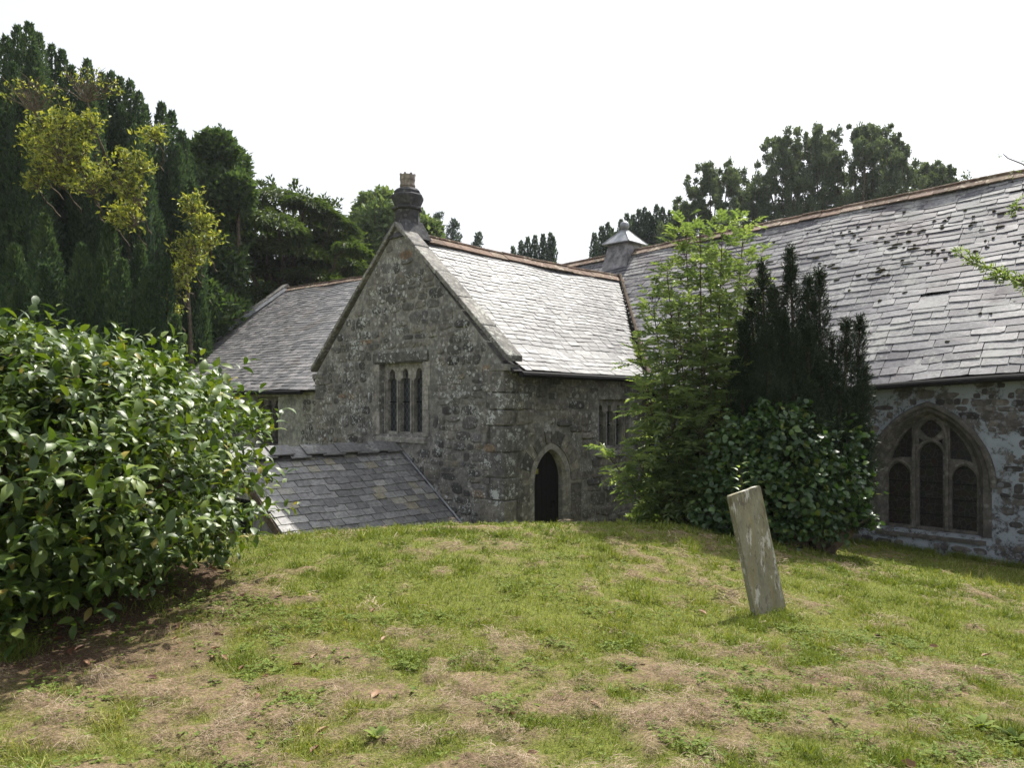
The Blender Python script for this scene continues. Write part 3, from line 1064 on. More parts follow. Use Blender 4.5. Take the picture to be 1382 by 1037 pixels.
def tracery_window(c):
    sp, ri = -1.14, 1.03
    outer = arch_poly(c, 0.74, -2.0, sp, ri, 12)
    holes = [arch_poly(c, 0.171, -1.95, -0.82, 0.22, 6)]
    for sg in (-1, 1):
        holes.append(arch_poly(c + sg * 0.462, 0.168, -1.95, -1.17, 0.22, 6))
        # spandrel lights between the side lights and the main arch
        tri = [(c + sg * 0.27, -0.86), (c + sg * 0.27, -0.36), (c + sg * 0.37, -0.47), (c + sg * 0.47, -0.62), (c + sg * 0.545, -0.78), (c + sg * 0.58, -0.90), (c + sg * 0.46, -0.865)]
        holes.append(tri if sg > 0 else tri[::-1])
    # rounded quatrefoil light in the head
    q_ = []
    for i in range(16):
        t = 2 * math.pi * i / 16
        r_ = 0.145 * (1 + 0.10 * math.cos(4 * t))
        q_.append((c + r_ * math.cos(t), -0.40 + r_ * math.sin(t) * 0.95))
    holes.append(q_)
    for sg in (-1, 1):
        t_ = [(c + sg * 0.165, -0.68), (c + sg * 0.10, -0.585), (c + sg * 0.17, -0.545)]
        holes.append(t_)
    m_ = MB()
    m_.panel(f_nave, outer, holes, 0.13, 0.25, back=True, rnd=0.4)
    win = m_.build("window", M['dark_granite'], church)
    # moulded ribs on the face of the tracery
    m_ = MB()
    for sg in (-1, 1):
        x = c + sg * 0.232
        m_.box(lambda a, b, d: f_nave(a, b, d), x - 0.024, x + 0.024, -1.97, -0.72, 0.085, 0.131, 0.5)
        m_.tube([f_nave(c + sg * 0.235, -0.72, 0.125), f_nave(c + sg * 0.225, -0.5, 0.125), f_nave(c + sg * 0.17, -0.3, 0.125), f_nave(c, -0.16, 0.125)], 0.03, 7, 0.6)
        pts = arch_poly(c + sg * 0.462, 0.20, -1.95, -1.17, 0.26, 6)[2:]
        m_.tube([f_nave(a, b, 0.125) for a, b in pts], 0.024, 6, 0.5)
    m_.tube([f_nave(a, b, 0.125) for a, b in arch_poly(c, 0.2, -1.95, -0.82, 0.26, 6)[2:]], 0.022, 6, 0.5)
    m_.build("mullion", M['dark_granite'], win)
    # splayed surround
    m_ = MB()
    o1, o2_ = arch_poly(c, 0.74, -2.0, sp, ri, 12), arch_poly(c, 0.85, -2.0, sp, ri + 0.11, 12)
    ii_ = arch_poly(c, 0.655, -2.0, sp, ri - 0.08, 12)
    n_ = len(o1)
    for i in range(1, n_):
        k2 = (i + 1) % n_
        P = [f_nave(*o2_[i], -0.015), f_nave(*o2_[k2], -0.015), f_nave(*o1[k2], -0.015), f_nave(*o1[i], -0.015), f_nave(*ii_[k2], 0.128), f_nave(*ii_[i], 0.128), f_nave(*o2_[i], 0.02), f_nave(*o2_[k2], 0.02)]
        m_.add(P, [(0, 1, 2, 3), (3, 2, 4, 5), (6, 7, 1, 0)], 0.3)
    m_.build("window_surround", M['dark_granite'], win)
    m_ = MB()
    hd = arch_poly(c, 0.87, -2.0, sp - 0.1, ri + 0.2, 12)[2:]
    m_.tube([f_nave(a, b, -0.03) for a, b in hd], 0.05, 8, 0.2)
    m_.build("hood_mould", M['dark_granite'], win)
    for nm, poly in (("pane", outer),):
        g_ = MB()
        g_.panel(f_nave, [(c + (a - c) * 0.98, b) for a, b in poly], (), 0.215, 0.225)
        g_.build(nm, M['stained'], win)
    b_ = MB()
    for zz in (-1.75, -1.5, -1.25, -1.0):
        b_.tube([f_nave(c - 0.63, zz, 0.205), f_nave(c + 0.63, zz, 0.205)], 0.008, 5)
    b_.build("glazing_bar", M['iron'], win)
    s_ = MB()
    s_.hexa([f_nave(c - 0.78, -2.12, -0.02), f_nave(c + 0.78, -2.12, -0.02), f_nave(c + 0.78, -2.06, -0.02), f_nave(c - 0.78, -2.06, -0.02),
             f_nave(c - 0.74, -2.12, 0.24), f_nave(c + 0.74, -2.12, 0.24), f_nave(c + 0.74, -1.95, 0.24), f_nave(c - 0.74, -1.95, 0.24)], 0.3)
    s_.build("sill", M['dark_granite'], win)
    return win


for c in NWC: tracery_window(c)

# ---- chancel wall, window and end
mb = MB()
chw = [(9.0, -1.1), (10.25, -1.1), (10.25, 0.18), (9.0, 0.18)]
mb.panel(f_chan, [(GW, -3.3), (17.8, -3.3), (17.8, 0.36), (GW, 0.30)], [chw], 0, 0.4)
rubble(mb, f_chan, lambda p: GW + 0.05 < p[0] < 17.7 and -3.2 < p[1] < 0.15 and not (8.0 < p[0] < 10.4), (GW, 17.8, -3.2, 0.2), 0.22, 0.3, 0.6, 0.01, 1, rs)
mb.build("chancel_wall", [M['chancel_wall'], M['gable_stone']], church)
square_window(f_chan, 9.62, 1.25, -1.1, 0.18, 3, M['stained'], M['dark_granite'], hood=False, head=0.2)
mb = MB()
f_ce = lambda a, b, d=0.0: Wp(a, 17.8 - d, b)
mb.panel(f_ce, [(1.0, -3.3), (11.3, -3.3), (11.3, 0.36), (6.16, 4.3), (1.0, 0.36)], (), 0, 0.4)
mb.build("end_wall", M['gable_mortar'], church)
f_ne = lambda a, b, d=0.0: Wp(a, -9.5 + d, b)
mb = MB()
mb.panel(f_ne, [(4.25, -3.3), (12.05, -3.3), (12.05, 0.5), (8.15, 4.3), (4.25, 0.5)], (), 0, 0.4)
mb.build("end_wall", M['gable_mortar'], church)
mb = MB()
mb.panel(lambda a, b, d=0.0: Wp(12.05 - d, a, b), [(-9.5, -3.3), (7.2, -3.3), (7.2, 0.3), (-9.5, 0.5)], (), 0, 0.4)
mb.build("back_wall", M['gable_mortar'], church)
mb = MB()
mb.panel(lambda a, b, d=0.0: Wp(a, GW - d, b), [(0.4, -3.3), (4.3, -3.3), (4.3, 0.6), (0.4, 0.6)], (), 0, 0.4)
mb.build("far_side_wall", M['gable_mortar'], church)

# ---- wing roof (slates run along s, profile falls from the ridge with a flatter foot)
VP = [(-0.22, 0.53), (0.4, 0.93), (GC, 3.24)]


def prof_pt(prof, t):
    for (a, b) in zip(prof[:-1], prof[1:]):
        l = math.hypot(b[0] - a[0], b[1] - a[1])
        if t <= l or b is prof[-1]:
            f = t / l
            return a[0] + (b[0] - a[0]) * f, a[1] + (b[1] - a[1]) * f
        t -= l


def prof_len(prof): return sum(math.hypot(b[0] - a[0], b[1] - a[1]) for a, b in zip(prof[:-1], prof[1:]))


def wob(a, t, k=1.0):
    return k * (0.012 * math.sin(a * 1.7 + t * 0.9) + 0.008 * math.sin(a * 3.1 - t * 2.3))


VL = prof_len(VP)
nR = (-Nl * 0.70 + UP * 0.714).normalized()


def v_pt(a, t):
    q, z = prof_pt(VP, t)
    return Wp(a, q, z - 0.05 * math.sin(math.pi * min(1, max(0, a / 7))) * (t / VL)) + nR * wob(a, t)


v_hi = lambda t: 4.05 + (7.15 - 4.05) * max(0, (t - 0.3)) / (VL - 0.3)
mb = MB()
slates(mb, v_pt, lambda t: nR, VL - 0.03, lambda f: 0.165 - 0.055 * min(1, f * 2.2), 0.16, 0.34, lambda t: 0.27, v_hi, 0.011, rs, 0.002, 0.012)
slab(mb, v_pt, lambda t: nR, [0.02, 0.4, 0.75, 1.6, 2.6, VL], lambda t: 0.05 if t < 0.8 else 0.2, lambda t: v_hi(t), 0.05, 1, 0.022)
vroof = mb.build("wing_roof", [M['slate_vestry'], M['under']], church)
mb = MB()
nLft = (Nl * 0.70 + UP * 0.714).normalized()


def v_ptl(a, t):
    q, z = prof_pt(VP, t)
    return Wp(a, GW - q, z)


slates(mb, v_ptl, lambda t: nLft, VL - 0.03, lambda f: 0.14, 0.2, 0.4, lambda t: 0.27, v_hi, 0.011, rs)
slab(mb, v_ptl, lambda t: nLft, [0.0, 0.4, 0.75, 1.6, 2.6, VL], lambda t: 0.05 if t < 0.8 else 0.2, lambda t: v_hi(t), 0.05, 1, 0.022)
mb.build("wing_roof", [M['slate_chancel'], M['under']], church)
ridge_tiles(lambda a: Wp(a, GC, 3.262 - 0.05 * math.sin(math.pi * min(1, a / 7))), 0.62, 7.2, 0.44, Nl, 0.155, 0.022, rs).build("ridge_tiles", M['terracotta'], vroof)

# gable coping: two raking runs of slabs with kneelers at the feet
for sg in (1, -1):
    mb = MB()
    q0, q1 = (-0.13, GC) if sg > 0 else (GW + 0.13, GC)
    z0, z1 = 0.78, 3.43
    nsl = 5
    for i in range(nsl):
        a, b = i / nsl + (0.004 if i else 0), (i + 1) / nsl - 0.003
        qa, qb = q0 + (q1 - q0) * a, q0 + (q1 - q0) * b
        za, zb = z0 + (z1 - z0) * a, z0 + (z1 - z0) * b
        e = rs.uniform(-0.008, 0.008)
        s0, s1 = -0.06 + e, 0.31
        mb.hexa([Wp(s0, qa, za - 0.10), Wp(s1, qa, za - 0.10), Wp(s1, qb, zb - 0.10), Wp(s0, qb, zb - 0.10),
                 Wp(s0, qa, za + e), Wp(s1, qa, za + e), Wp(s1, qb, zb + e), Wp(s0, qb, zb + e)], rs.random())
    qk = (-0.10, 0.30) if sg > 0 else (GW - 0.30, GW + 0.10)
    mb.box(lambda a, b, c: Wp(a, b, c), -0.04, 0.30, qk[0], qk[1], 0.53, 0.64, 0.2)
    cp = mb.build("gable_coping", M['coping'], church)
    bv = cp.modifiers.new("worn edges", 'BEVEL'); bv.width = 0.015; bv.segments = 2

# ---- chimney
cc = Wp(0.30, 2.86, 0)
cz = EYE
mb = MB()
fn_c = lambda a, b, c: Wp(0.30 + a, 2.86 + b, c)
mb.hexa([fn_c(-0.345, -0.33, 3.12), fn_c(0.33, -0.33, 3.12), fn_c(0.33, 0.33, 3.12), fn_c(-0.345, 0.33, 3.12),
         fn_c(-0.20, -0.20, 3.47), fn_c(0.20, -0.20, 3.47), fn_c(0.20, 0.20, 3.47), fn_c(-0.20, 0.20, 3.47)], 0.7)
ro = R(43.5 + 22.5)
mb.lathe((cc.x, cc.y, cz), [(0.242, 3.2), (0.238, 3.70)], 8, ro, 0.3)
chim = mb.build("chimney", M['chimney'], church)
mb = MB()
mb.lathe((cc.x, cc.y, cz), [(0.24, 3.685), (0.29, 3.70), (0.29, 3.73), (0.25, 3.755), (0.265, 3.80), (0.315, 3.92), (0.315, 3.965), (0.265, 3.995), (0.26, 4.05), (0.21, 4.10), (0.14, 4.102)], 8, ro, 0.5)
mb.build("chimney_cap", M['chimney'], chim)
mb = MB()
prof = [(0.135, 4.08), (0.135, 4.14), (0.15, 4.155), (0.15, 4.185), (0.138, 4.20), (0.142, 4.26), (0.15, 4.28), (0.148, 4.37), (0.11, 4.37), (0.105, 4.30)]
mb.lathe((cc.x, cc.y, cz), prof, 14, 0, 0.5)
for i in range(7):
    a = 2 * math.pi * i / 7
    if i == 3: continue
    mb.lathe((cc.x + 0.132 * math.cos(a), cc.y + 0.132 * math.sin(a), cz), [(0.026, 4.36), (0.024, 4.395), (0.012, 4.40)], 6, a, 0.6)
mb.build("chimney_pot", M['pot'], chim)

# ---- nave roof
nz_e = lambda r: 0.24 + 0.05 * max(0, r - 3.0) + 0.012 * math.sin(r * 1.3)
nz_r = lambda r: 4.19 + 0.030 * r
NL = math.hypot(4.13, 3.9)
nN = (-Tv * 0.68 + UP * 0.73).normalized()


def n_pt(a, t):
    f = t / NL
    z = nz_e(a) * (1 - f) + nz_r(a) * f
    return Wp(4.02 + 4.13 * f, -a, z - 0.06 * math.sin(math.pi * f)) + nN * wob(a * 0.8, t, 1.6)


def n_lo(t):
    f = t / NL
    return 0.25 - 3.05 * f / 0.77 - 0.05 if f < 0.765 else -7.0


mb = MB()
slates(mb, n_pt, lambda t: nN, NL - 0.05, lambda f: 0.205 - 0.065 * f, 0.24, 0.68, n_lo, lambda t: 9.5, 0.013, rs, 0.005, 0.05, gap=0.006, ragged=0.016)
slab(mb, n_pt, lambda t: nN, [0.02, 1, 2, 3, 4, NL - 0.02], lambda t: max(n_lo(t), -3.0), lambda t: 9.5, 0.06, 1, 0.035)
nroof = mb.build("nave_roof", [M['slate_nave'], M['under']], church)
mb = MB()
nNb = (Tv * 0.68 + UP * 0.73).normalized()
slab(mb, lambda a, t: Wp(12.3 - 4.14 * t, -a, 0.3 + (nz_r(a) - 0.3) * t), lambda t: nNb, [0, 1], lambda t: -7.0, lambda t: 9.5, 0.06, 0)
mb.build("nave_roof", M['slate_nave'], church)
ridge_tiles(lambda a: Wp(8.15, -a, nz_r(a) + 0.012), -7, 9.5, 0.45, Tv, 0.15, 0.022, rs).build("ridge_tiles", M['terracotta'], nroof)
# moss cushions and slipped bits lying on the nave slates
mb = MB()
cent = [(rs.uniform(0.5, 8.5), rs.uniform(0.45, 0.95) * NL) for _ in range(26)]
for i in range(240):
    if rs.random() < 0.6:
        cq = rs.choice(cent)
        a, t = cq[0] + rs.gauss(0, 0.3), min(NL * 0.97, cq[1] + rs.gauss(0, 0.14))
    else:
        a, t = rs.uniform(-1.5, 8.5), NL * min(0.97, rs.betavariate(2.6, 1.6))
    if t / NL < 0.765 and a < n_lo(t) + 0.2: continue
    c0 = n_pt(a, t) + nN * 0.022
    rx, ry = rs.uniform(0.02, 0.065) * (2.2 if rs.random() < 0.2 else 1), rs.uniform(0.014, 0.045)
    ax, ay = (n_pt(a + 0.1, t) - n_pt(a - 0.1, t)).normalized(), (n_pt(a, t + 0.1) - n_pt(a, t - 0.1)).normalized()
    nseg = 9
    v = [c0 + nN * 0.018 * rs.uniform(0.6, 1.4)]
    for rr, hh in ((0.55, 0.012), (1.0, -0.02)):
        for k in range(nseg):
            th_ = 2 * math.pi * k / nseg
            j = rs.uniform(0.45, 1.55)
            v.append(c0 + ax * (rx * rr * j * math.cos(th_)) + ay * (ry * rr * j * math.sin(th_)) + nN * hh)
    f = [(0, 1 + k, 1 + (k + 1) % nseg) for k in range(nseg)] + [(1 + k, 1 + nseg + k, 1 + nseg + (k + 1) % nseg, 1 + (k + 1) % nseg) for k in range(nseg)]
    mb.add(v, f)
tag(mb.build("moss", M['moss'], nroof, True), kind="stuff")

# lead valley between wing and nave
mb = MB()
vp = [Wp(4.05 + (7.12 - 4.05) * f, -0.2 + 2.95 * f, 0.30 + 2.98 * f + 0.05) for f in (0, 0.25, 0.5, 0.75, 1)]
mb.tube(vp, 0.04, 7, 0.5)
mb.build("valley_lead", M['bark'], vroof)

# ---- ridge ventilator
vr = -3.32
base = Wp(8.15, -vr, 0)
f_v = lambda a, b, c: Wp(8.15 + a, -vr + b, c)
mb = MB()
mb.hexa([f_v(-0.54, -0.42, 3.52), f_v(0.54, -0.42, 3.52), f_v(0.54, 0.42, 3.52), f_v(-0.54, 0.42, 3.52),
         f_v(-0.31, -0.31, 4.33), f_v(0.31, -0.31, 4.33), f_v(0.31, 0.31, 4.33), f_v(-0.31, 0.31, 4.33)], 0.5)
vent = mb.build("roof_ventilator", M['lead_dark'], church)
mb = MB()
pv = [f_v(-0.44, -0.44, 4.315), f_v(0.44, -0.44, 4.315), f_v(0.44, 0.44, 4.315), f_v(-0.44, 0.44, 4.315)]
p2 = [f_v(-0.44, -0.44, 4.335), f_v(0.44, -0.44, 4.335), f_v(0.44, 0.44, 4.335), f_v(-0.44, 0.44, 4.335)]
p3 = [f_v(-0.05, -0.05, 4.74), f_v(0.05, -0.05, 4.74), f_v(0.05, 0.05, 4.74), f_v(-0.05, 0.05, 4.74)]
mb.hexa(pv + p2, 0.5)
mb.add(p2 + p3, [(0, 1, 5, 4), (1, 2, 6, 5), (2, 3, 7, 6), (3, 0, 4, 7), (4, 5, 6, 7)], 0.5)
for i in range(4): mb.tube([p2[i], p3[i]], 0.016, 6)
mb.build("ventilator_cap", M['lead'], vent)
mb = MB()
mb.lathe((base.x, base.y, EYE + 4.85), [(0.05, -0.14)] + [(0.125 * math.sin(math.pi * i / 10) + 0.004, -0.125 * math.cos(math.pi * i / 10)) for i in range(1, 11)], 16, 0)
mb.build("ball_finial", M['lead'], vent, True)

# ---- chancel roof
cz_e = lambda q: 0.325 + 0.006 * (q - 7.7)
cz_r = lambda q: 4.13 + 0.0276 * (q - 7.2)
CL = math.hypot(5.36, 4.0)
nC = (-Tv * 0.60 + UP * 0.80).normalized()


def c_pt(a, t):
    f = t / CL
    return Wp(0.80 + 5.36 * f, a, cz_e(a) * (1 - f) + cz_r(a) * f - 0.05 * math.sin(math.pi * f)) + nC * wob(a, t)


c_lo = lambda t: 5.78 + 1.5 * t / CL
mb = MB()
slates(mb, c_pt, lambda t: nC, CL - 0.05, lambda f: 0.17 - 0.03 * f, 0.18, 0.4, c_lo, lambda t: 17.62, 0.012, rs, 0.002, 0.015)
slab(mb, c_pt, lambda t: nC, [0.02, 2, 4, CL], c_lo, lambda t: 17.65, 0.05, 1, 0.025)
croof = mb.build("chancel_roof", [M['slate_chancel'], M['under']], church)
mb = MB()
slab(mb, lambda a, t: Wp(11.52 - 5.35 * t, a, 0.3 + (cz_r(a) - 0.3) * t), lambda t: nNb, [0, 1], lambda t: 7.3, lambda t: 17.65, 0.06, 0)
mb.build("chancel_roof", M['slate_chancel'], church)
ridge_tiles(lambda a: Wp(6.16, a, cz_r(a) + 0.012), 7.2, 17.6, 0.45, Tv, 0.14, 0.022, rs).build("ridge_tiles", M['terracotta'], croof)
mb = MB()
ncp = 7
for i in range(ncp):
    a, b = i / ncp, (i + 1) / ncp - 0.004
    A, B = c_pt(17.6, -0.25 + (CL + 0.42) * a), c_pt(17.6, -0.25 + (CL + 0.42) * b)
    ww = Nl * 0.42
    mb.hexa([A - nC * 0.1, B - nC * 0.1, B + ww - nC * 0.1, A + ww - nC * 0.1, A + nC * 0.17, B + nC * 0.17, B + ww + nC * 0.17, A + ww + nC * 0.17], rs.random())
cp = mb.build("gable_coping", M['coping'], church)
bv = cp.modifiers.new("worn edges", 'BEVEL'); bv.width = 0.02; bv.segments = 2
mb = MB()
A, B = c_pt(17.42, 0.0), c_pt(17.42, CL - 0.1)
mb.hexa([A + nC * 0.03, B + nC * 0.03, B + Nl * 0.2 + nC * 0.03, A + Nl * 0.2 + nC * 0.03, A + nC * 0.05, B + nC * 0.05, B + Nl * 0.2 + nC * 0.12, A + Nl * 0.2 + nC * 0.12])
mb.build("verge_lead", M['lead'], croof)

# ---- gutters and downpipe
for pts in ([Wp(s, -0.27, 0.475 - 0.004 * s) for s in (0.12, 1, 2, 3, 4.0)],
            [Wp(3.95, -r, nz_e(r) - 0.045) for r in (0.3, 2, 3, 4, 5, 6, 7, 8, 9.4)],
            [Wp(0.74, q, cz_e(q) - 0.055) for q in (7.45, 10, 13, 17.4)]):
    mb = MB()
    mb.tube(pts, 0.052, 9, 0.5)
    mb.build("gutter", M['iron'], church)
mb = MB()
mb.tube([Wp(4.12, -0.13, 0.15), Wp(4.12, -0.13, -3.0)], 0.055, 9)
for z in (-0.1, -1.1, -2.1): mb.tube([Wp(4.12, -0.13, z), Wp(4.12, -0.13, z - 0.08)], 0.07, 9)
mb.box(lambda a, b, c: Wp(a, b, c), 4.0, 4.22, -0.24, -0.02, 0.05, 0.24)
mb.build("downpipe", M['iron'], church)

# ---- door
mb = MB()
x = DC - DHW - 0.01
while x < DC + DHW:
    x1 = min(x + 0.125, DC + DHW + 0.01)
    def top(xx):
        xx = min(max(abs(xx - DC), 0.0), DHW)
        Rq = (DHW * DHW + DRI * DRI) / (2 * DHW)
        return DSP + math.sqrt(max(0, Rq * Rq - (xx + Rq - DHW) ** 2)) + 0.01
    mb.panel(f_side, [(x + 0.004, -3.0), (x1 - 0.004, -3.0), (x1 - 0.004, top(x1)), (x + 0.004, top(x))], (), 0.145, 0.19)
    x = x1
mb.box(lambda a, b, d: f_side(a, b, d), DC - DHW, DC + DHW, -2.95, -1.0, 0.17, 0.20)
door = mb.build("door", M['door'], church)
mb = MB()
hc = f_side(DC + 0.22, -1.78, 0.13)
mb.tube([hc + Tv * 0.055 * math.cos(2 * math.pi * i / 12) + UP * 0.055 * math.sin(2 * math.pi * i / 12) for i in range(13)], 0.009, 6)
mb.box(lambda a, b, d: f_side(a, b, d), DC + 0.19, DC + 0.25, -1.75, -1.70, 0.125, 0.147)
mb.build("door_handle", M['iron'], door)
mb = MB()
mb.box(lambda a, b, d: f_side(a, b, d), DC - 0.27, DC - 0.16, -1.22, -1.13, 0.137, 0.1435)
mb.build("door_card", M['yellow_card'], door)

# ------------------------------------------------------------------ outhouse against the gable
shed = empty("outhouse", Wp(-1.6, 2.8, -2.3), "low stone outhouse with a mossy slate roof against the gable of the church", "outhouse")
SQ, SZ, SSL = 2.82, -0.80, 0.70
sl_len = 2.02 * math.hypot(1, SSL)
nS = (-Nl * SSL + UP).normalized()


def s_pt(a, t):
    f = t / sl_len
    q = SQ - 2.02 * (1 - f)
    return Wp(a, q, SZ - SSL * 2.02 * (1 - f)) + nS * wob(a, t, 0.8)


mb = MB()
slates(mb, s_pt, lambda t: nS, sl_len - 0.05, lambda f: 0.158, 0.17, 0.30, lambda t: -3.22, lambda t: -0.02, 0.014, rs, 0, 0.02)
slab(mb, s_pt, lambda t: nS, [0.02, 1, sl_len], lambda t: -3.2, lambda t: -0.01, 0.05, 1, 0.03)
nS2 = (Nl * SSL + UP).normalized()
slab(mb, lambda a, t: Wp(a, SQ + 2.02 * (1 - t), SZ - SSL * 2.02 * (1 - t)), lambda t: nS2, [0, 1], lambda t: -3.2, lambda t: -0.01, 0.06, 0)
sroof = mb.build("roof", [M['slate_shed'], M['under']], shed)
mb = MB()
a = -3.26
k = 0
while a < -0.06:
    w = rs.uniform(0.34, 0.44)
    lift = 0.028 if k % 2 == 0 else 0.0
    lean = rs.uniform(-0.02, 0.02)
    for sg in (-1, 1):
        oq = sg * (0.24 + 0.02 * (k % 2))
        v = []
        for (aa, qq, zz) in ((a - 0.03, 0, 0), (min(a + w, -0.03), 0, 0), (min(a + w, -0.03), oq, -0.155 + lean), (a - 0.03, oq, -0.155 + lean)):
            v.append(Wp(aa, SQ + qq, SZ + 0.07 + lift + zz))
        mb.hexa(v + [p + UP * 0.016 for p in v], rs.random() * 0.4)
    a += w * 0.86
    k += 1
mb.build("ridge_slates", M['slate_shed'], sroof)
mb = MB()
mb.tube([s_pt(-0.035, 0.0) + nS * 0.05, s_pt(-0.035, sl_len - 0.1) + nS * 0.05], 0.016, 7)
mb.build("lead_flashing", M['lead'], sroof)
mb = MB()
mb.hexa([s_pt(-3.2, 0) - nS * 0.13, s_pt(-3.2, sl_len) - nS * 0.13, s_pt(-3.2, sl_len) + nS * 0.0, s_pt(-3.2, 0) + nS * 0.0,
         s_pt(-3.24, 0) - nS * 0.13, s_pt(-3.24, sl_len) - nS * 0.13, s_pt(-3.24, sl_len) + nS * 0.0, s_pt(-3.24, 0) + nS * 0.0])
mb.build("bargeboard", M['bark'], sroof)
mb = MB()
f_se = lambda a, b, d=0.0: Wp(-3.08 + d, a, b)
mb.panel(f_se, [(0.95, -3.0), (4.7, -3.0), (4.7, -2.12), (SQ, -0.87), (0.95, -2.12)], [[(2.4, -2.9), (3.3, -2.9), (3.3, -1.5), (2.4, -1.5)]], 0, 0.35)
mb.panel(lambda a, b, d=0.0: Wp(a, 0.95 + d, b), [(-3.08, -3.0), (0, -3.0), (0, -2.1), (-3.08, -2.1)], (), 0, 0.3)
mb.panel(lambda a, b, d=0.0: Wp(a, 4.7 - d, b), [(-3.08, -3.0), (0, -3.0), (0, -2.1), (-3.08, -2.1)], (), 0, 0.3)
mb.build("wall", M['gable_mortar'], shed)
mb = MB()
mb.box(lambda a, b, d: f_se(a, b, d), 2.4, 3.3, -2.9, -1.5, 0.25, 0.28)
mb.build("door", M['door'], shed)

# ------------------------------------------------------------------ gravestone: leaning slab
gb = Vector((2.045, 6.2, gz1(2.2, 6.4)))
ga = Vector((0.79, 0.61, 0)).normalized()
gn = Vector((ga.y, -ga.x, 0))                       # the face looks right and towards us
gup = (UP - gn * 0.15 - ga * 0.135).normalized()
ga = (ga - gup * ga.dot(gup)).normalized()
gnn = ga.cross(gup).normalized()
if gnn.dot(gn) < 0: gnn = -gnn
mb = MB()
bm_w, bm_h, bm_t = 0.44, 1.04, 0.045
outl = [(0, -0.4), (bm_w, -0.4)] + [(bm_w, bm_h - 0.02), (bm_w - 0.015, bm_h)] + [(bm_w * f, bm_h + 0.0015 * math.sin(f * 9)) for f in (0.8, 0.6, 0.4, 0.2)] + [(0.012, bm_h), (0, bm_h - 0.015)]
mb.panel(lambda a, b, d=0.0: gb + ga * a + gup * b - gnn * d, outl, (), 0, bm_t, back=True)
grave = mb.build("gravestone", M['grave'])
bv = grave.modifiers.new("worn edges", 'BEVEL'); bv.width = 0.008; bv.segments = 2
tag(grave, "tall plain lichen-spotted gravestone slab leaning back in the grass", "gravestone")
#@@END_CHURCH@@

# ------------------------------------------------------------------ foliage materials
F = {}
F['cypress'] = foliage('cypress foliage', [(0, (0.028, 0.055, 0.03)), (0.5, (0.046, 0.08, 0.042)), (1, (0.08, 0.12, 0.058))], 0.6, 0.38, 0.25)
F['cypress_blue'] = foliage('blue green conifer foliage', [(0, (0.042, 0.065, 0.055)), (0.5, (0.06, 0.088, 0.072)), (1, (0.085, 0.12, 0.09))], 0.6, 0.38, 0.25)
F['broad_dark'] = foliage('dark evergreen foliage', [(0, (0.03, 0.058, 0.022)), (0.5, (0.05, 0.088, 0.03)), (1, (0.085, 0.13, 0.042))], 0.5, 0.38, 0.35)
F['cedar'] = foliage('layered evergreen foliage', [(0, (0.028, 0.05, 0.016)), (0.5, (0.05, 0.08, 0.022)), (1, (0.09, 0.125, 0.032))], 0.55, 0.38, 0.25)
F['light'] = foliage('pale green deciduous foliage', [(0, (0.07, 0.11, 0.045)), (0.5, (0.11, 0.16, 0.065)), (1, (0.17, 0.22, 0.095))], 0.5, 0.35, 0.3)
F['pine'] = foliage('pine needles', [(0, (0.04, 0.065, 0.05)), (1, (0.075, 0.11, 0.08))], 0.6, 0.15, 0.2)
F['grey_ever'] = foliage('grey green evergreen foliage', [(0, (0.055, 0.08, 0.055)), (0.5, (0.085, 0.115, 0.075)), (1, (0.13, 0.165, 0.10))], 0.55, 0.38, 0.25)
F['golden'] = foliage('yellow green leaves', [(0, (0.05, 0.08, 0.03)), (0.25, (0.15, 0.185, 0.04)), (0.6, (0.26, 0.29, 0.06)), (1, (0.40, 0.41, 0.10))], 0.5, 0.4, 0.3, warm=(1.2, 1.15, 0.5))
F['camellia'] = foliage('glossy camellia leaves', [(0, (0.028, 0.055, 0.011)), (0.5, (0.058, 0.10, 0.016)), (0.85, (0.115, 0.16, 0.024)), (0.95, (0.17, 0.2, 0.035)), (1, (0.26, 0.2, 0.05))], 0.46, 0.25, 0.42, warm=(1.5, 1.5, 0.5))
F['ash'] = foliage('ash leaflets', [(0, (0.08, 0.125, 0.055)), (0.5, (0.13, 0.18, 0.08)), (1, (0.19, 0.245, 0.11))], 0.42, 0.5, 0.45, warm=(1.5, 1.5, 0.55))
F['yew'] = foliage('yew needles', [(0, (0.012, 0.022, 0.012)), (0.5, (0.018, 0.032, 0.015)), (1, (0.03, 0.05, 0.02))], 0.5, 0.12, 0.3)
F['ivy'] = foliage('ivy leaves', [(0, (0.02, 0.045, 0.016)), (0.5, (0.034, 0.07, 0.022)), (0.9, (0.065, 0.12, 0.033)), (1, (0.15, 0.18, 0.04))], 0.42, 0.25, 0.45, warm=(1.5, 1.5, 0.55))
F['grass'] = foliage('grass blades', [(0, (0.085, 0.125, 0.022)), (0.45, (0.155, 0.195, 0.036)), (0.8, (0.225, 0.25, 0.055)), (1, (0.34, 0.32, 0.13))], 0.6, 0.3, 0.2, warm=(1.2, 1.2, 0.5))
F['hay'] = foliage('dry cut grass', [(0, (0.085, 0.06, 0.038)), (0.4, (0.19, 0.135, 0.088)), (0.8, (0.31, 0.23, 0.155)), (1, (0.42, 0.34, 0.25))], 0.8, 0.1, 0.15, warm=(1, 1, 1))
F['weed'] = foliage('broad weed leaves', [(0, (0.08, 0.125, 0.022)), (1, (0.165, 0.205, 0.045))], 0.7, 0.3, 0.15, warm=(1.3, 1.3, 0.5))
F['dead'] = foliage('fallen brown leaves', [(0, (0.06, 0.025, 0.015)), (0.5, (0.16, 0.075, 0.04)), (1, (0.30, 0.19, 0.11))], 0.6, 0.1, 0.3, warm=(1, 1, 1))


def rand_unit(n):
    return norm(rng.normal(size=(n, 3)))


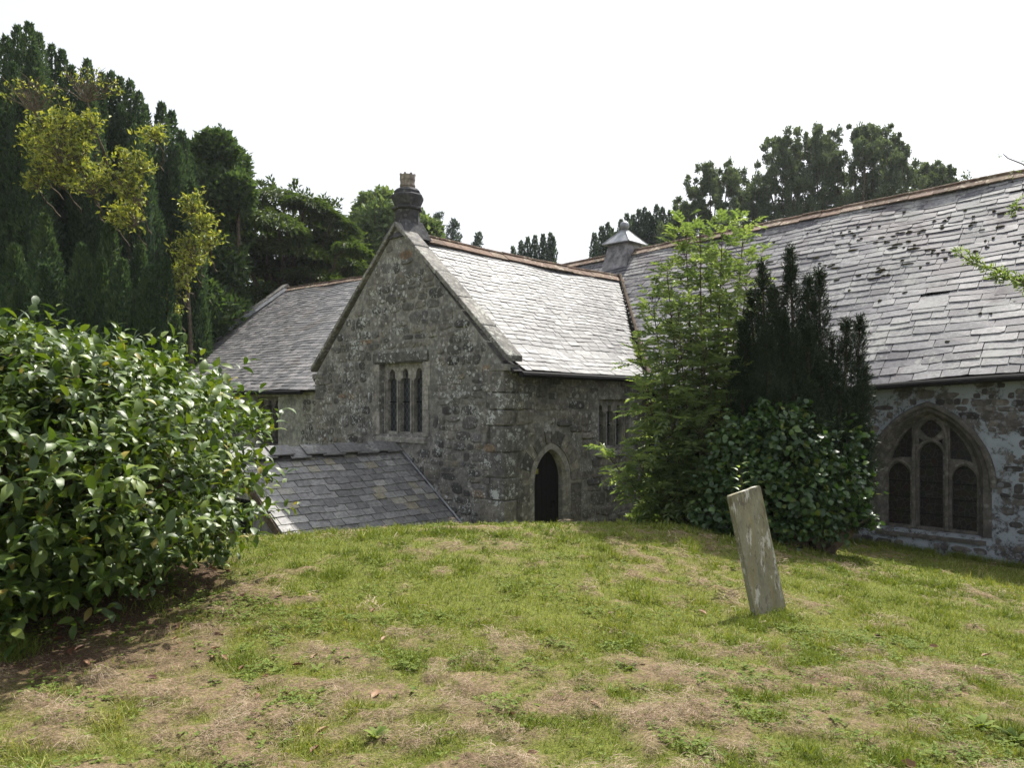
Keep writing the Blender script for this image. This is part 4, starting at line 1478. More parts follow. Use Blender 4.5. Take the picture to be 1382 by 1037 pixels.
def plume(L, base, tip, r, n, size, lump=0.45, prof=None, seed=0, width=0.42, core=True, droop=0.0):
    """one upright conifer plume: leafy sprays over an uneven spindle round the line base-tip"""
    base, tip = np.array(base, float), np.array(tip, float)
    h = 0.22 + 0.78 * rng.random(n)
    ang = rng.random(n) * 2 * np.pi
    ln = np.linalg.norm(tip - base)
    rr = (np.minimum(1, (1 - h) * ln / r * 0.2 + 0.035) ** 0.85) * (0.75 + 0.25 * np.minimum(1, h * 5))
    q = np.stack([np.cos(ang) * 1.6 + seed * 3.1, np.sin(ang) * 1.6, h * ln / r * 1.1], 1)
    lumps = 1 + lump * (fnoise(q * 1.3, seed, 3) - 0.5) * 2
    rad = r * rr * lumps * (0.82 + 0.22 * rng.random(n))
    out = np.stack([np.cos(ang), np.sin(ang), np.zeros(n)], 1)
    P = base + (tip - base) * h[:, None] * (1 - 0.5 * size / ln) + out * rad[:, None]
    D = norm(out * 0.55 + np.array([0, 0, 0.85 - droop]) + rng.normal(size=(n, 3)) * 0.28)
    U = norm(out + rng.normal(size=(n, 3)) * 0.5)
    cl = fnoise(P * 0.9 / max(r, 0.3), seed + 7, 2)
    L.scatter(P, D, U, size * (0.6 + 0.8 * rng.random(n)), width, T_DIAMOND, np.clip(rng.random(n) * 0.6 + (cl - 0.3) * 0.9, 0, 1))
    if core:  # added dark inner spindle that blocks light from behind the plume
        ns, nr = 9, 9
        V, Fc = [], []
        for i in range(ns):
            hh = i / (ns - 1)
            rc = r * min(1, (1 - hh) * ln / r * 0.22) ** 0.8 * 0.5
            for k in range(nr):
                a = 2 * math.pi * k / nr
                V.append(base + (tip - base) * hh * 0.95 + np.array([math.cos(a), math.sin(a), 0]) * rc * random.uniform(0.8, 1.15))
        for i in range(ns - 1):
            for k in range(nr):
                a, b = i * nr + k, i * nr + (k + 1) % nr
                Fc += [(a, b, b + nr), (a, b + nr, a + nr)]
        L.add(np.array(V), np.array(Fc), np.full(len(V), 0.1))


def blob(L, c, rad, n, size, width=0.6, flat=0.0, lump=0.35, seed=0, tpl=T_DIAMOND, core=0.0, up=0.35, shell=0.35):
    """leafy clump: leaves through the outer shell of an uneven ellipsoid"""
    c, rad = np.array(c, float), np.array(rad, float)
    d = rand_unit(n)
    k = (1 - shell * rng.random(n) ** 1.5) * (1 + lump * (fnoise(d * 2.2 + seed * 5.7, seed, 3) - 0.5) * 2)
    P = c + d * rad * k[:, None]
    D = norm(d * 0.6 + rng.normal(size=(n, 3)) * 0.55 + np.array([0, 0, up]))
    U = norm(d * 0.6 + rng.normal(size=(n, 3)) * 0.45 + np.array([0, 0, 0.7]))
    if flat: D[:, 2] *= (1 - flat); U = norm(U + np.array([0, 0, flat * 2]))
    L.scatter(P, D, U, size * (0.6 + 0.8 * rng.random(n)), width, tpl)
    if core:  # dark solid added inside the clump to keep light from showing through
        ns, nr = 7, 9
        V, Fc = [], []
        for i in range(ns):
            th = math.pi * (i + 0.02) / (ns - 0.96)
            for j in range(nr):
                a = 2 * math.pi * j / nr
                V.append(c + np.array([math.sin(th) * math.cos(a), math.sin(th) * math.sin(a), math.cos(th)]) * rad * core * random.uniform(0.8, 1.1))
        for i in range(ns - 1):
            for j in range(nr):
                a, b = i * nr + j, i * nr + (j + 1) % nr
                Fc += [(a, b, b + nr), (a, b + nr, a + nr)]
        L.add(np.array(V), np.array(Fc), np.full(len(V), 0.15))


def limb(mb, a, b, r0, r1, wig=0.1, n=6, k=6):
    a, b = Vector(a), Vector(b)
    L_ = (b - a).length
    pts = [a + (b - a) * (i / k) + Vector((random.uniform(-1, 1), random.uniform(-1, 1), random.uniform(-0.5, 0.5))) * wig * L_ * 0.3 * (0 < i < k) for i in range(k + 1)]
    mb.tube(pts, [r0 + (r1 - r0) * i / k for i in range(k + 1)], n, cap=False)
    return pts


def foot(u, Y):
    x = (u - 691) / 1000 * Y
    return (x, Y, gz1(x, Y) - 0.05)


def new_tree(name, u, Y, label, cat="tree", group=None):
    return empty(name, foot(u, Y), label, cat, group)


# ------------------------------------------------------------------ trees behind the church
def cypress_tree(u, Y, spires, r, label, mat='cypress', size=0.125, dens=1.0, low_v=470, spread=1.0, group="dark conifers beyond the church", lean=0.25, fill=3):
    """spires = list of (u, v) tips; each plume rises from near the tree's own trunk"""
    t = new_tree("conifer_tree", u, Y, label, "tree", group)
    f = np.array(foot(u, Y))
    L = Leaves()
    mb = MB()
    extra = []
    for (su, sv) in spires:
        for _ in range(fill):
            extra.append((su + random.uniform(-16, 16), min(sv + random.uniform(25, 200), low_v - 45)))
    for i, (su, sv) in enumerate(list(spires) + extra):
        dY = -random.uniform(0.2, 1.3) if i >= len(spires) else random.uniform(-0.5, 0.5) * r * 2.2 if len(spires) > 1 else 0
        tip = pix(su, sv, Y + dY)
        bx = tip[0] * (1 - lean) + f[0] * lean
        base = np.array([bx, Y + dY * 0.6, pix(su, low_v, Y)[2]])
        base[2] = max(base[2], f[2] + 0.3)
        ln = tip[2] - base[2]
        n = int(dens * 300 * ln * r / (size * size) * 0.045) + 400
        plume(L, base, tip, r * random.uniform(0.72, 1.0), n, size, seed=i + int(u) % 50, lump=0.5)
        limb(mb, f, base + np.array([0, 0, ln * 0.5]), 0.14, 0.05, 0.05)
    mb.build("trunk", M['bark'], t)
    L.build("crown", F[mat], t)
    return t


def multi(u0, v0, lst): return lst


BG = "tall dark conifers left of the church"
cypress_tree(15, 23, [(8, 48), (24, 34), (40, 30), (-20, 60), (2, 130), (36, 140), (-30, 20)], 0.52, "tallest dark conifer, cut by the left edge, with thin pointed tips", low_v=520, group=BG)
cypress_tree(66, 25, [(52, 44), (70, 60), (84, 66), (60, 120), (88, 150)], 0.5, "dark conifer with blunt plumes second from the left edge", low_v=540, group=BG)
cypress_tree(100, 24, [(96, 88), (118, 80), (108, 150), (126, 170)], 0.5, "dark conifer with one lone rounded tip above the pale bare twigs", low_v=560, group=BG)
cypress_tree(145, 25, [(138, 98), (150, 96), (162, 104), (146, 160), (170, 190), (130, 240)], 0.5, "broad flat-topped dark conifer in the middle of the left row", low_v=560, group=BG)
cypress_tree(185, 25, [(176, 108), (188, 124), (196, 140), (182, 200), (204, 240)], 0.48, "dark conifer with stepped tips right of the flat-topped one", low_v=560, group=BG)
cypress_tree(228, 26, [(218, 138), (232, 150), (246, 176), (258, 210), (222, 230), (246, 280), (262, 330)], 0.55, "dense grey-green conifer with soft drooping tip at the right end of the left row", low_v=580, group=BG)
cypress_tree(80, 20, [(20, 330), (60, 290), (110, 330), (150, 300), (190, 330), (225, 350), (40, 400), (130, 400)], 0.7, "low dark conifer filling in under the tall left row behind the glossy bush", low_v=640, group=BG)

# rounded evergreens between the left row and the layered tree
t = new_tree("evergreen_tree", 285, 29, "rounded dark evergreen with a small leafless twig at its peak, left of the layered tree", "tree")
L, mb = Leaves(), MB()
f = foot(285, 29)
for i, (u, v, ru, rv) in enumerate([(292, 205, 26, 24), (268, 225, 26, 26), (312, 232, 24, 28), (285, 262, 40, 32), (322, 262, 18, 26), (270, 310, 36, 40), (310, 310, 30, 36), (288, 360, 40, 40), (255, 380, 36, 44), (255, 440, 50, 44), (300, 430, 45, 44)]):
    Y = 29 + random.uniform(-1.2, 1.2)
    c = pix(u, v, Y)
    blob(L, c, (ru / 1000 * Y, ru / 1000 * Y, rv / 1000 * Y), 2100, 0.26, 0.5, seed=i, core=0.6, lump=0.5)
    limb(mb, f, c, 0.2, 0.05)
limb(mb, pix(292, 200, 29), pix(295, 172, 29), 0.04, 0.015)
for i in range(60):
    p = pix(294 + random.uniform(-6, 6), 174 + random.uniform(0, 16), 29)
    blob(L, p, (0.1, 0.1, 0.1), 5, 0.16, 0.4)
mb.build("trunk", M['bark'], t)
L.build("crown", F['broad_dark'], t)

# layered spreading tree (cedar-like) behind the chancel
t = new_tree("layered_tree", 395, 33, "wide spreading evergreen in flat drooping layers above the chancel roof", "tree")
L, mb = Leaves(), MB()
f = np.array(foot(395, 33))
fork = pix(385, 430, 33)
limb(mb, f, fork, 0.5, 0.34, 0.05, 9)
layers = [(345, 268, 40), (385, 258, 42), (420, 268, 36), (450, 290, 30), (330, 290, 45), (372, 288, 46), (412, 295, 44), (452, 312, 34), (476, 330, 24),
          (318, 315, 40), (360, 322, 44), (405, 325, 46), (445, 338, 40), (478, 352, 30), (430, 362, 44), (470, 376, 36), (330, 350, 42), (375, 352, 44), (310, 385, 40), (350, 392, 46), (400, 382, 46), (440, 395, 44), (485, 388, 26), (340, 430, 50), (300, 440, 46), (390, 425, 50)]
for i, (u, v, ru) in enumerate(layers):
    Y = 33 + random.uniform(-3.4, 3.4)
    c = pix(u, v, Y)
    rx = ru / 1000 * Y
    n = 1900
    # drooping fan of flat sprays
    a = rng.random(n) * 2 * np.pi
    k = np.sqrt(rng.random(n))
    wob_ = 1 + 0.45 * (fnoise(np.stack([np.cos(a) * 2 + i, np.sin(a) * 2, k * 0], 1), i, 3) - 0.5) * 2
    P = c + np.stack([np.cos(a) * k * rx * wob_, np.sin(a) * k * rx * wob_, -0.42 * rx * (k * wob_) ** 1.6 + rng.normal(size=n) * 0.05], 1)
    P[:, 2] -= (P[:, 0] - c[0]) * 0.22
    D = norm(np.stack([np.cos(a), np.sin(a), -0.45 + rng.normal(size=n) * 0.25], 1) + rng.normal(size=(n, 3)) * 0.35)
    U = norm(np.array([0, 0, 1.0]) + rng.normal(size=(n, 3)) * 0.3)
    L.scatter(P, D, U, 0.24 * (0.6 + 0.8 * rng.random(n)), 0.34, T_DIAMOND, np.clip(rng.random(n) * 0.7 + random.uniform(0, 0.35), 0, 1))
    limb(mb, fork + np.array([0, 0, random.uniform(-1, 1.5)]), c - np.array([0, 0, 0.05]), 0.13, 0.03, 0.12)
for i in range(34):
    u, v = random.uniform(290, 490), random.uniform(318, 440)
    if v < 300 + abs(u - 390) * 0.25: continue
    blob(L, pix(u, v, 34.5 + random.uniform(-1.5, 2.5)), (1.3, 1.3, 0.45), 620, 0.24, 0.36, flat=0.7, seed=i, lump=0.7, shell=0.8)
for (u, v) in [(352, 250), (398, 250), (365, 248), (440, 272), (412, 262), (455, 275), (330, 256)]:
    for j in range(6):
        blob(L, pix(u + random.uniform(-5, 5), v + random.uniform(-4, 6), 33), (0.12, 0.12, 0.16), 9, 0.22, 0.4, up=0.8)
mb.build("trunk", M['bark'], t)
L.build("crown", F['cedar'], t)

# dark undergrowth behind the chancel
for i, (u, Y, hv, lab) in enumerate([(250, 27, 400, "dark shaded shrub in the gap left of the chancel gable"), (330, 36, 430, "dark shrub under the layered tree behind the chancel"), (430, 38, 400, "dark shrub under the layered tree close to the chimney wing"), (385, 42, 352, "tall dark evergreen seen through the gaps of the layered tree")]):
    t = new_tree("shrub", u, Y, lab, "shrub")
    L, mb = Leaves(), MB()
    f = foot(u, Y)
    for j in range(7):
        c = pix(u + random.uniform(-45, 45), hv + random.uniform(10, 120), Y + random.uniform(-1, 1))
        blob(L, c, (1.7, 1.5, 1.5), 1300, 0.28, 0.5, seed=j, core=0.7)
        limb(mb, f, c, 0.1, 0.03)
    mb.build("trunk", M['bark'], t)
    L.build("crown", F['broad_dark'], t)

# pale deciduous tree behind the gable
t = new_tree("deciduous_tree", 515, 42, "pale green deciduous tree peeping out left of the chimney", "tree")
L, mb = Leaves(), MB()
f = foot(515, 42)
for i, (u, v, r_) in enumerate([(497, 280, 17), (518, 276, 18), (488, 300, 14), (512, 300, 26), (540, 295, 22), (490, 325, 26), (525, 330, 32), (560, 300, 16), (580, 315, 18), (500, 360, 40), (560, 345, 40)]):
    Y = 42 + random.uniform(-1.5, 1.5)
    c = pix(u, v, Y)
    blob(L, c, (r_ / 1000 * Y,) * 3, 900 + 40 * r_, 0.26, 0.65, seed=i, lump=0.5, shell=0.6, core=0.35)
    limb(mb, f, c, 0.2, 0.04)
mb.build("trunk", M['bark'], t)
L.build("crown", F['light'], t)

# pines far behind the wing's ridge
for (u, v, lab) in [(593, 290, "taller of the two small far pines right of the chimney"), (612, 300, "small far pine with an open crown between two others above the terracotta ridge"), (644, 318, "lowest small far pine, alone above the terracotta ridge"), (500, 262, "thin far spruce tip rising behind the pale green tree")]:
    Y = 60
    t = new_tree("pine_tree", u, Y, lab, "tree", "small pines far behind the church")
    L, mb = Leaves(), MB()
    tip = pix(u, v, Y)
    limb(mb, foot(u, Y), tip, 0.3, 0.04, 0.02)
    for j in range(26):
        k = j / 25
        z = tip[2] - 4.6 * k
        rr = 0.22 + 1.5 * k * random.uniform(0.6, 1.1)
        a = random.uniform(0, 6.28)
        c = np.array([tip[0] + math.cos(a) * rr * 0.7, Y + math.sin(a) * rr * 0.7, z])
        blob(L, c, (0.22 + 0.3 * k, 0.22 + 0.3 * k, 0.22), 90, 0.24, 0.3, up=0.7)
        limb(mb, (tip[0], Y, z - 0.2), c, 0.05, 0.02)
    mb.build("trunk", M['bark'], t)
    L.build("crown", F['pine'], t)

RG = "dark conifers behind the nave"
cypress_tree(722, 48, [(692, 332), (703, 325), (712, 320), (722, 318), (733, 316), (743, 314), (747, 320)], 0.36, "dark conifer clump of even spires left of the roof ventilator", 'cypress_blue', 0.17, low_v=420, group=RG)
cypress_tree(812, 45, [(802, 314), (812, 305), (820, 300), (806, 330), (826, 308), (832, 312)], 0.36, "slim pointed dark conifer just left of the ventilator's ball", 'cypress_blue', 0.17, low_v=420, group=RG)
cypress_tree(862, 44, [(838, 296), (846, 288), (854, 290), (862, 283), (870, 280), (858, 310), (876, 286)], 0.36, "dark conifer with close-set tips right behind the ventilator's ball", 'cypress_blue', 0.17, low_v=420, group=RG)
cypress_tree(905, 44, [(886, 276), (894, 280), (904, 284), (880, 292), (900, 300), (914, 288), (872, 300), (922, 292)], 0.36, "dark conifer with the sharpest tip between the ventilator and the loose-crowned trees", 'cypress_blue', 0.17, low_v=420, group=RG)


def loose_tree(u, Y, clumps, label, mat='grey_ever', n=2600, size=0.19):
    t = new_tree("evergreen_tree", u, Y, label, "tree", "loose-crowned evergreens behind the nave")
    L, mb = Leaves(), MB()
    f = foot(u, Y)
    for i, (cu, cv, ru, rv) in enumerate(clumps):
        Yc = Y + random.uniform(-1.2, 1.2)
        c = pix(cu, cv, Yc)
        for j in range(22):
            o = np.array([random.gauss(0, 0.68) * ru, random.gauss(0, 0.5) * ru, random.gauss(-0.05, 0.7) * rv]) / 1000 * Yc
            rb = random.uniform(0.14, 0.34) * ru / 1000 * Yc
            blob(L, c + o, (rb, rb, rb * random.uniform(1.2, 2.2)), 110 + int(380 * rb), size * 0.75, 0.45, seed=i * 7 + j, lump=0.6, shell=0.9, up=0.9)
        limb(mb, f, c, 0.16, 0.02, 0.08)
    mb.build("trunk", M['bark'], t)
    L.build("crown", F[mat], t)
    return t


BELOW = lambda u0, u1: [(u_, 330 - 0.17 * (u_ - 900), 22, 18) for u_ in range(u0, u1, 26)]
loose_tree(960, 42, BELOW(905, 1000) + [(922, 298, 16, 16), (930, 282, 15, 18), (945, 262, 13, 20), (958, 240, 13, 16), (968, 258, 15, 22), (982, 240, 14, 14), (994, 262, 14, 26), (950, 295, 20, 18), (980, 290, 22, 22)], "dark loose-crowned evergreen, leftmost and lowest of the ragged trees over the nave")
loose_tree(1040, 42, BELOW(1000, 1080) + [(1030, 250, 16, 18), (1018, 270, 14, 18), (1052, 200, 16, 14), (1048, 225, 17, 18), (1062, 235, 18, 26), (1040, 275, 20, 22), (1072, 262, 20, 26), (1066, 200, 10, 12)], "ragged evergreen with a lone high knob of leaves over the nave ridge")
loose_tree(1105, 42, BELOW(1080, 1145) + [(1100, 196, 17, 14), (1118, 198, 14, 18), (1092, 215, 17, 20), (1110, 228, 20, 22), (1086, 240, 18, 22), (1105, 262, 26, 26), (1128, 250, 14, 30), (1130, 225, 10, 16)], "ragged evergreen left of the gap in the tall trees over the nave")
loose_tree(1180, 41, BELOW(1145, 1235) + [(1163, 184, 12, 10), (1180, 188, 20, 12), (1168, 205, 17, 18), (1192, 208, 22, 18), (1212, 205, 9, 16), (1176, 228, 22, 22), (1200, 232, 24, 22), (1160, 240, 14, 24), (1220, 225, 8, 18), (1180, 256, 34, 20)], "broadest and tallest ragged evergreen, right of the gap over the nave")
loose_tree(1252, 43, [(1255, 232, 12, 10), (1244, 240, 14, 12), (1266, 244, 12, 12), (1252, 258, 24, 14), (1283, 238, 4, 10), (1283, 250, 6, 8)], "small rounded evergreen last on the right beside a thin dark spike over the nave")


# yellow-leaved trees standing against the dark conifers
M['bark_mid'] = plain('dull brown twigs', (0.11, 0.09, 0.065), 0.95, 0.1, 0, 9, 0.4, 0.4)


def golden_tree(name_u, Y, clumps, twigs, label):
    Yf = Y + 4.2
    t = new_tree("yellow_tree", name_u, Yf, label, "tree", "yellow-leaved trees against the dark conifers")
    L, mb = Leaves(), MB()
    f = np.array(foot(name_u, Yf))
    axis_ = lambda c: np.array([f[0] * 0.5 + c[0] * 0.5, Yf, c[2] - 1.2])
    for i, (u, v, r_) in enumerate(clumps):
        c = pix(u, v, Y + random.uniform(-0.5, 0.5))
        rw = r_ / 1000 * Y
        hub = c - np.array([random.uniform(-0.2, 0.2), 0, rw * 1.3])
        limb(mb, axis_(c) * 0.35 + hub * 0.65, hub, 0.022, 0.012, 0.15)
        for j in range(int(5 + r_ * 1.5)):
            e = c + rand_unit(1)[0] * rw * np.array([1.1, 0.8, 1.15]) * random.uniform(0.3, 1.75)
            limb(mb, hub, e, 0.018, 0.007, 0.2, 4, 3)
            n = random.randint(5, 19)
            P = e + rng.normal(size=(n, 3)) * np.array([0.11, 0.11, 0.06])
            D = norm(rng.normal(size=(n, 3)) + np.array([0, 0, 0.3]))
            U = norm(rng.normal(size=(n, 3)) * 0.5 + np.array([0, 0, 1]))
            L.scatter(P, D, U, 0.14 * (0.6 + 0.7 * rng.random(n)), 0.5, T_DIAMOND)
    limb(mb, f, np.array([f[0], Yf, pix(clumps[0][0], clumps[0][1], Y)[2]]), 0.12, 0.04, 0.05)
    for (u, v, r_) in twigs:
        c = pix(u, v, Y)
        limb(mb, axis_(c), c, 0.045, 0.03, 0.08)
        for j in range(34):
            a = random.uniform(-1.15, 1.15)
            k = random.uniform(0.6, 1.0) * r_ / 1000 * Y
            e = c + np.array([math.sin(a) * k, random.uniform(-0.3, 0.3), math.cos(a) * k])
            pts = limb(mb, c, e, 0.016, 0.005, 0.25, 4, 4)
            for p in pts[2:]:
                limb(mb, p, Vector(p) + Vector((random.uniform(-0.2, 0.2), random.uniform(-0.1, 0.1), random.uniform(0.05, 0.25))), 0.007, 0.004, 0.1, 4, 2)
            if random.random() < 0.5:
                n = 7
                P = np.array(e) + rng.normal(size=(n, 3)) * 0.05
                L.scatter(P, norm(rng.normal(size=(n, 3))), norm(rng.normal(size=(n, 3)) + np.array([0, 0, 1])), 0.11, 0.5, T_DIAMOND)
    mb.build("trunk", M['bark_mid'], t)
    L.build("crown", F['golden'], t)


golden_tree(95, 19.2, [(62, 170, 16), (88, 162, 14), (48, 190, 12), (75, 195, 18), (100, 200, 20), (118, 168, 12), (112, 220, 20), (88, 232, 18), (60, 215, 15), (45, 245, 8), (118, 245, 14)], [(46, 150, 45), (117, 138, 46)], "yellow-leaved tree with bare pale twigs at its top, left among the dark conifers")
golden_tree(175, 19.6, [(172, 218, 13), (188, 225, 10), (165, 245, 13), (180, 265, 11), (160, 290, 9), (176, 292, 11), (205, 180, 8)], [], "slender yellow-leaved tree in a vertical strip between two others like it")
golden_tree(255, 20.2, [(262, 280, 12), (275, 300, 12), (282, 325, 8), (255, 330, 12), (264, 350, 9), (240, 380, 10), (225, 408, 13), (214, 422, 12), (248, 365, 9)], [], "yellow-leaved tree trailing down to the top of the glossy bush")

# ------------------------------------------------------------------ ash saplings before the nave
t = empty("ash_tree", (2.85, 10.9, gz1(2.85, 10.9)), "bright green many-stemmed ash with feathery leaves in front of the church corner", "tree")
L, mb = Leaves(), MB()
fz = gz1(2.85, 10.9)
fb = np.array([2.85, 10.9, fz - 0.1])
stems = [(925, 300, 11.0), (945, 318, 10.6), (1003, 312, 11.2), (975, 306, 10.9), (900, 360, 10.8), (880, 400, 11.0), (1010, 350, 11.4), (960, 345, 11.6), (985, 400, 10.5), (915, 420, 10.2), (950, 440, 10.1), (862, 470, 10.9), (870, 520, 10.4), (895, 500, 10.2), (820, 612, 10.6), (860, 620, 10.2), (905, 570, 10.1), (945, 560, 9.9), (985, 500, 10.2), (900, 660, 10.2), (850, 650, 10.5), (940, 640, 10.0), (970, 600, 9.9)]


def ash_leaf(p, d, ln):
    """feathered leaf: opposite leaflets along an arching stalk"""
    d = np.array(d) / np.linalg.norm(d)
    side = np.cross(d, [0, 0, 1.0])
    side /= max(np.linalg.norm(side), 1e-6)
    up = np.cross(side, d)
    P, D, U, S = [], [], [], []
    for k in range(5):
        f_ = 0.25 + 0.16 * k
        q = p + d * ln * f_ - np.array([0, 0, 1]) * ln * 0.30 * f_ * f_
        for sg in (-1, 1):
            P.append(q); D.append(side * sg * 0.9 + d * 0.55 - np.array([0, 0, 0.25])); U.append(up + side * sg * 0.25); S.append(ln * 0.33)
    q = p + d * ln * 0.95 - np.array([0, 0, 1]) * ln * 0.28
    P.append(q); D.append(d - np.array([0, 0, 0.5])); U.append(up); S.append(ln * 0.36)
    return P, D, U, S


AP, AD, AU, AS = [], [], [], []
for i, (u, v, Y) in enumerate(stems):
    tip = pix(u, v, Y)
    hgt = tip[2] - fb[2]
    mid = fb * 0.45 + tip * 0.55 + np.array([(tip[0] - fb[0]) * 0.22, (tip[1] - fb[1]) * 0.22, 0])
    pts = [Vector((1 - k) ** 2 * fb + 2 * k * (1 - k) * mid + k * k * tip) for k in np.linspace(0, 1, 12)]
    mb.tube(pts, [0.028 * (1 - 0.85 * k / 11) * (0.5 + hgt / 8) for k in range(12)], 5, cap=False)
    nl = int(27 * hgt / 2.2) + 20
    for j in range(nl):
        k = 0.22 + 0.78 * (j + random.random()) / nl
        p = (1 - k) ** 2 * fb + 2 * k * (1 - k) * mid + k * k * tip
        a = j * 2.4 + random.uniform(-0.4, 0.4)
        tz = 0.25 + 0.75 * max(0, (k - 0.7) / 0.3)
        d = np.array([math.cos(a), math.sin(a), tz + random.uniform(-0.1, 0.3)])
        # side twig then leaf
        tw = random.uniform(0.0, 0.5) * (1 - 0.7 * k)
        q = p + d * tw + np.array([0, 0, tw * 0.2])
        if tw > 0.08: mb.tube([Vector(p), Vector(q)], [0.006, 0.003], 4, cap=False)
        for _ in range(2):
            d2 = d + rng.normal(size=3) * 0.35
            a_, b_, c_, s_ = ash_leaf(q, d2, random.uniform(0.27, 0.42) * (1 - 0.25 * k))
            AP += a_; AD += b_; AU += c_; AS += s_
AP, AD, AU = np.array(AP), np.array(AD), np.array(AU)
L.scatter(AP, norm(AD + rng.normal(size=AD.shape) * 0.12), norm(AU + rng.normal(size=AU.shape) * 0.25), np.array(AS), 0.40, T_DIAMOND, np.repeat(rng.random(len(AP) // 11), 11)[:len(AP)])
mb.build("trunk", M['bark'], t)
L.build("crown", F['ash'], t)

# ------------------------------------------------------------------ fastigiate yew
t = empty("yew_tree", (4.15, 10.1, gz1(4.15, 10.1)), "nearly black upright yew of close pointed columns behind the leaning gravestone", "tree")
L, mb = Leaves(), MB()
yb = np.array([4.15, 10.1, gz1(4.15, 10.1) - 0.1])
spires = [(1029, 358, 10.1, 0.13), (1014, 398, 10.3, 0.15), (1043, 392, 9.9, 0.13), (1066, 338, 10.1, 0.14), (1054, 425, 9.8, 0.15), (1080, 425, 10.3, 0.14), (1092, 376, 10.0, 0.13), (1106, 367, 10.1, 0.13), (1090, 440, 9.8, 0.16), (1003, 440, 10.2, 0.17),
          (1124, 455, 10.0, 0.10), (1142, 434, 10.1, 0.115), (1161, 430, 10.2, 0.115), (1134, 520, 9.8, 0.12), (1167, 500, 10.1, 0.11), (1152, 530, 9.9, 0.12), (1035, 450, 9.7, 0.18), (1070, 450, 9.7, 0.17), (1108, 480, 9.8, 0.14), (998, 500, 10.0, 0.19), (1115, 545, 9.7, 0.15), (1160, 560, 9.9, 0.14), (1090, 520, 9.6, 0.2), (1050, 520, 9.5, 0.2), (1170, 590, 10.0, 0.13), (1140, 590, 9.9, 0.15)]
for i, (u, v, Y, r_) in enumerate(spires):
    tip = pix(u, v, Y)
    low = np.array([yb[0] * 0.22 + tip[0] * 0.78, yb[1] * 0.25 + Y * 0.75, yb[2] + 0.45])
    limb(mb, yb + np.array([random.uniform(-0.15, 0.15), random.uniform(-0.15, 0.15), 0]), low, 0.09, 0.05, 0.08)
    limb(mb, low, tip, 0.045, 0.01, 0.02)
    ln = tip[2] - low[2]
    # short bristling shoots all up the column, each a brush of needles
    ns = int(ln * 330 * r_ / 0.15)
    h = rng.random(ns)
    a = rng.random(ns) * 2 * np.pi
    rad = 1.1 * r_ * (np.minimum(1, (1 - h) * 3.0 + 0.14)) * (0.5 + 0.75 * rng.random(ns)) * (1 + 0.35 * np.sin(h * 23 + i))
    out = np.stack([np.cos(a), np.sin(a), np.zeros(ns)], 1)
    P0 = low + (tip - low) * h[:, None] + out * rad[:, None]
    D0 = norm(out * 0.6 + np.array([0, 0, 0.9]) + rng.normal(size=(ns, 3)) * 0.25)
    m_ = 9
    P = np.repeat(P0, m_, 0) + np.repeat(D0, m_, 0) * (np.tile(np.linspace(-0.05, 0.07, m_), ns))[:, None]
    D = norm(np.repeat(D0, m_, 0) * 0.8 + rng.normal(size=(ns * m_, 3)) * 0.55)
    L.scatter(P, D, norm(rng.normal(size=P.shape)), 0.055 * (0.7 + 0.6 * rng.random(len(P))), 0.22, T_DIAMOND, np.repeat(rng.random(ns), m_) * 0.8 + rng.random(ns * m_) * 0.2)
mb.build("trunk", M['bark'], t)
L.build("crown", F['yew'], t)

# ------------------------------------------------------------------ ivy mound at the yew's foot
t = empty("ivy_bush", (3.55, 9.5, gz1(3.55, 9.5)), "mound of glossy round-leaved ivy spilling over the foot of the yew", "bush")
L, mb = Leaves(), MB()
iv = np.array([3.55, 9.6, gz1(3.55, 9.6)])
for i, (u, v, Y, ru, rv, n) in enumerate([(1000, 600, 9.5, 40, 42, 330), (1050, 590, 9.4, 46, 40, 420), (1095, 610, 9.4, 40, 45, 380), (968, 655, 9.6, 32, 34, 170), (1020, 650, 9.2, 48, 40, 420), (1080, 660, 9.2, 48, 44, 460), (1130, 655, 9.5, 40, 40, 380), (1150, 640, 9.8, 26, 30, 130),
                                          (955, 695, 9.6, 28, 22, 120), (1000, 695, 9.3, 46, 26, 300), (1060, 705, 9.2, 46, 30, 320), (1110, 705, 9.4, 38, 28, 260), (1145, 690, 9.8, 22, 24, 70), (1140, 600, 9.7, 26, 36, 200), (1030, 560, 9.5, 16, 18, 90), (1075, 556, 9.5, 18, 16, 90), (1175, 700, 9.8, 12, 16, 30), (975, 720, 9.5, 40, 14, 160)]):
    c = pix(u, v, Y)
    blob(L, c, (ru / 1000 * Y * 0.95, ru / 1100 * Y, rv / 1000 * Y * 0.95), int(n * 1.5), 0.072, 0.85, seed=i, tpl=T_BROAD, lump=0.9, shell=0.7, up=-0.1)
    limb(mb, iv, c, 0.02, 0.008, 0.25)
mb.build("stem", M['bark'], t)
L.build("foliage", F['ivy'], t, True)

# young shoot right behind the gravestone
t = empty("sapling", (2.23, 7.05, gz1(2.23, 7.05)), "thin young sapling with pale leaves just behind the gravestone's top", "plant")
L, mb = Leaves(), MB()
b0, tip = np.array([2.23, 7.05, gz1(2.23, 7.05) - 0.03]), pix(998, 628, 7.15)
limb(mb, b0, tip, 0.009, 0.004, 0.03)
for j in range(16):
    k = 0.6 + 0.4 * j / 15
    p = b0 + (tip - b0) * k
    a = j * 2.1
    d = np.array([[math.cos(a), math.sin(a) * 0.7, 0.35]])
    L.scatter(p[None] + d * 0.02, d, np.array([[0, 0, 1.0]]), 0.085, 0.45, T_BROAD)
mb.build("stem", M['bark'], t)
L.build("foliage", F['ash'], t, True)

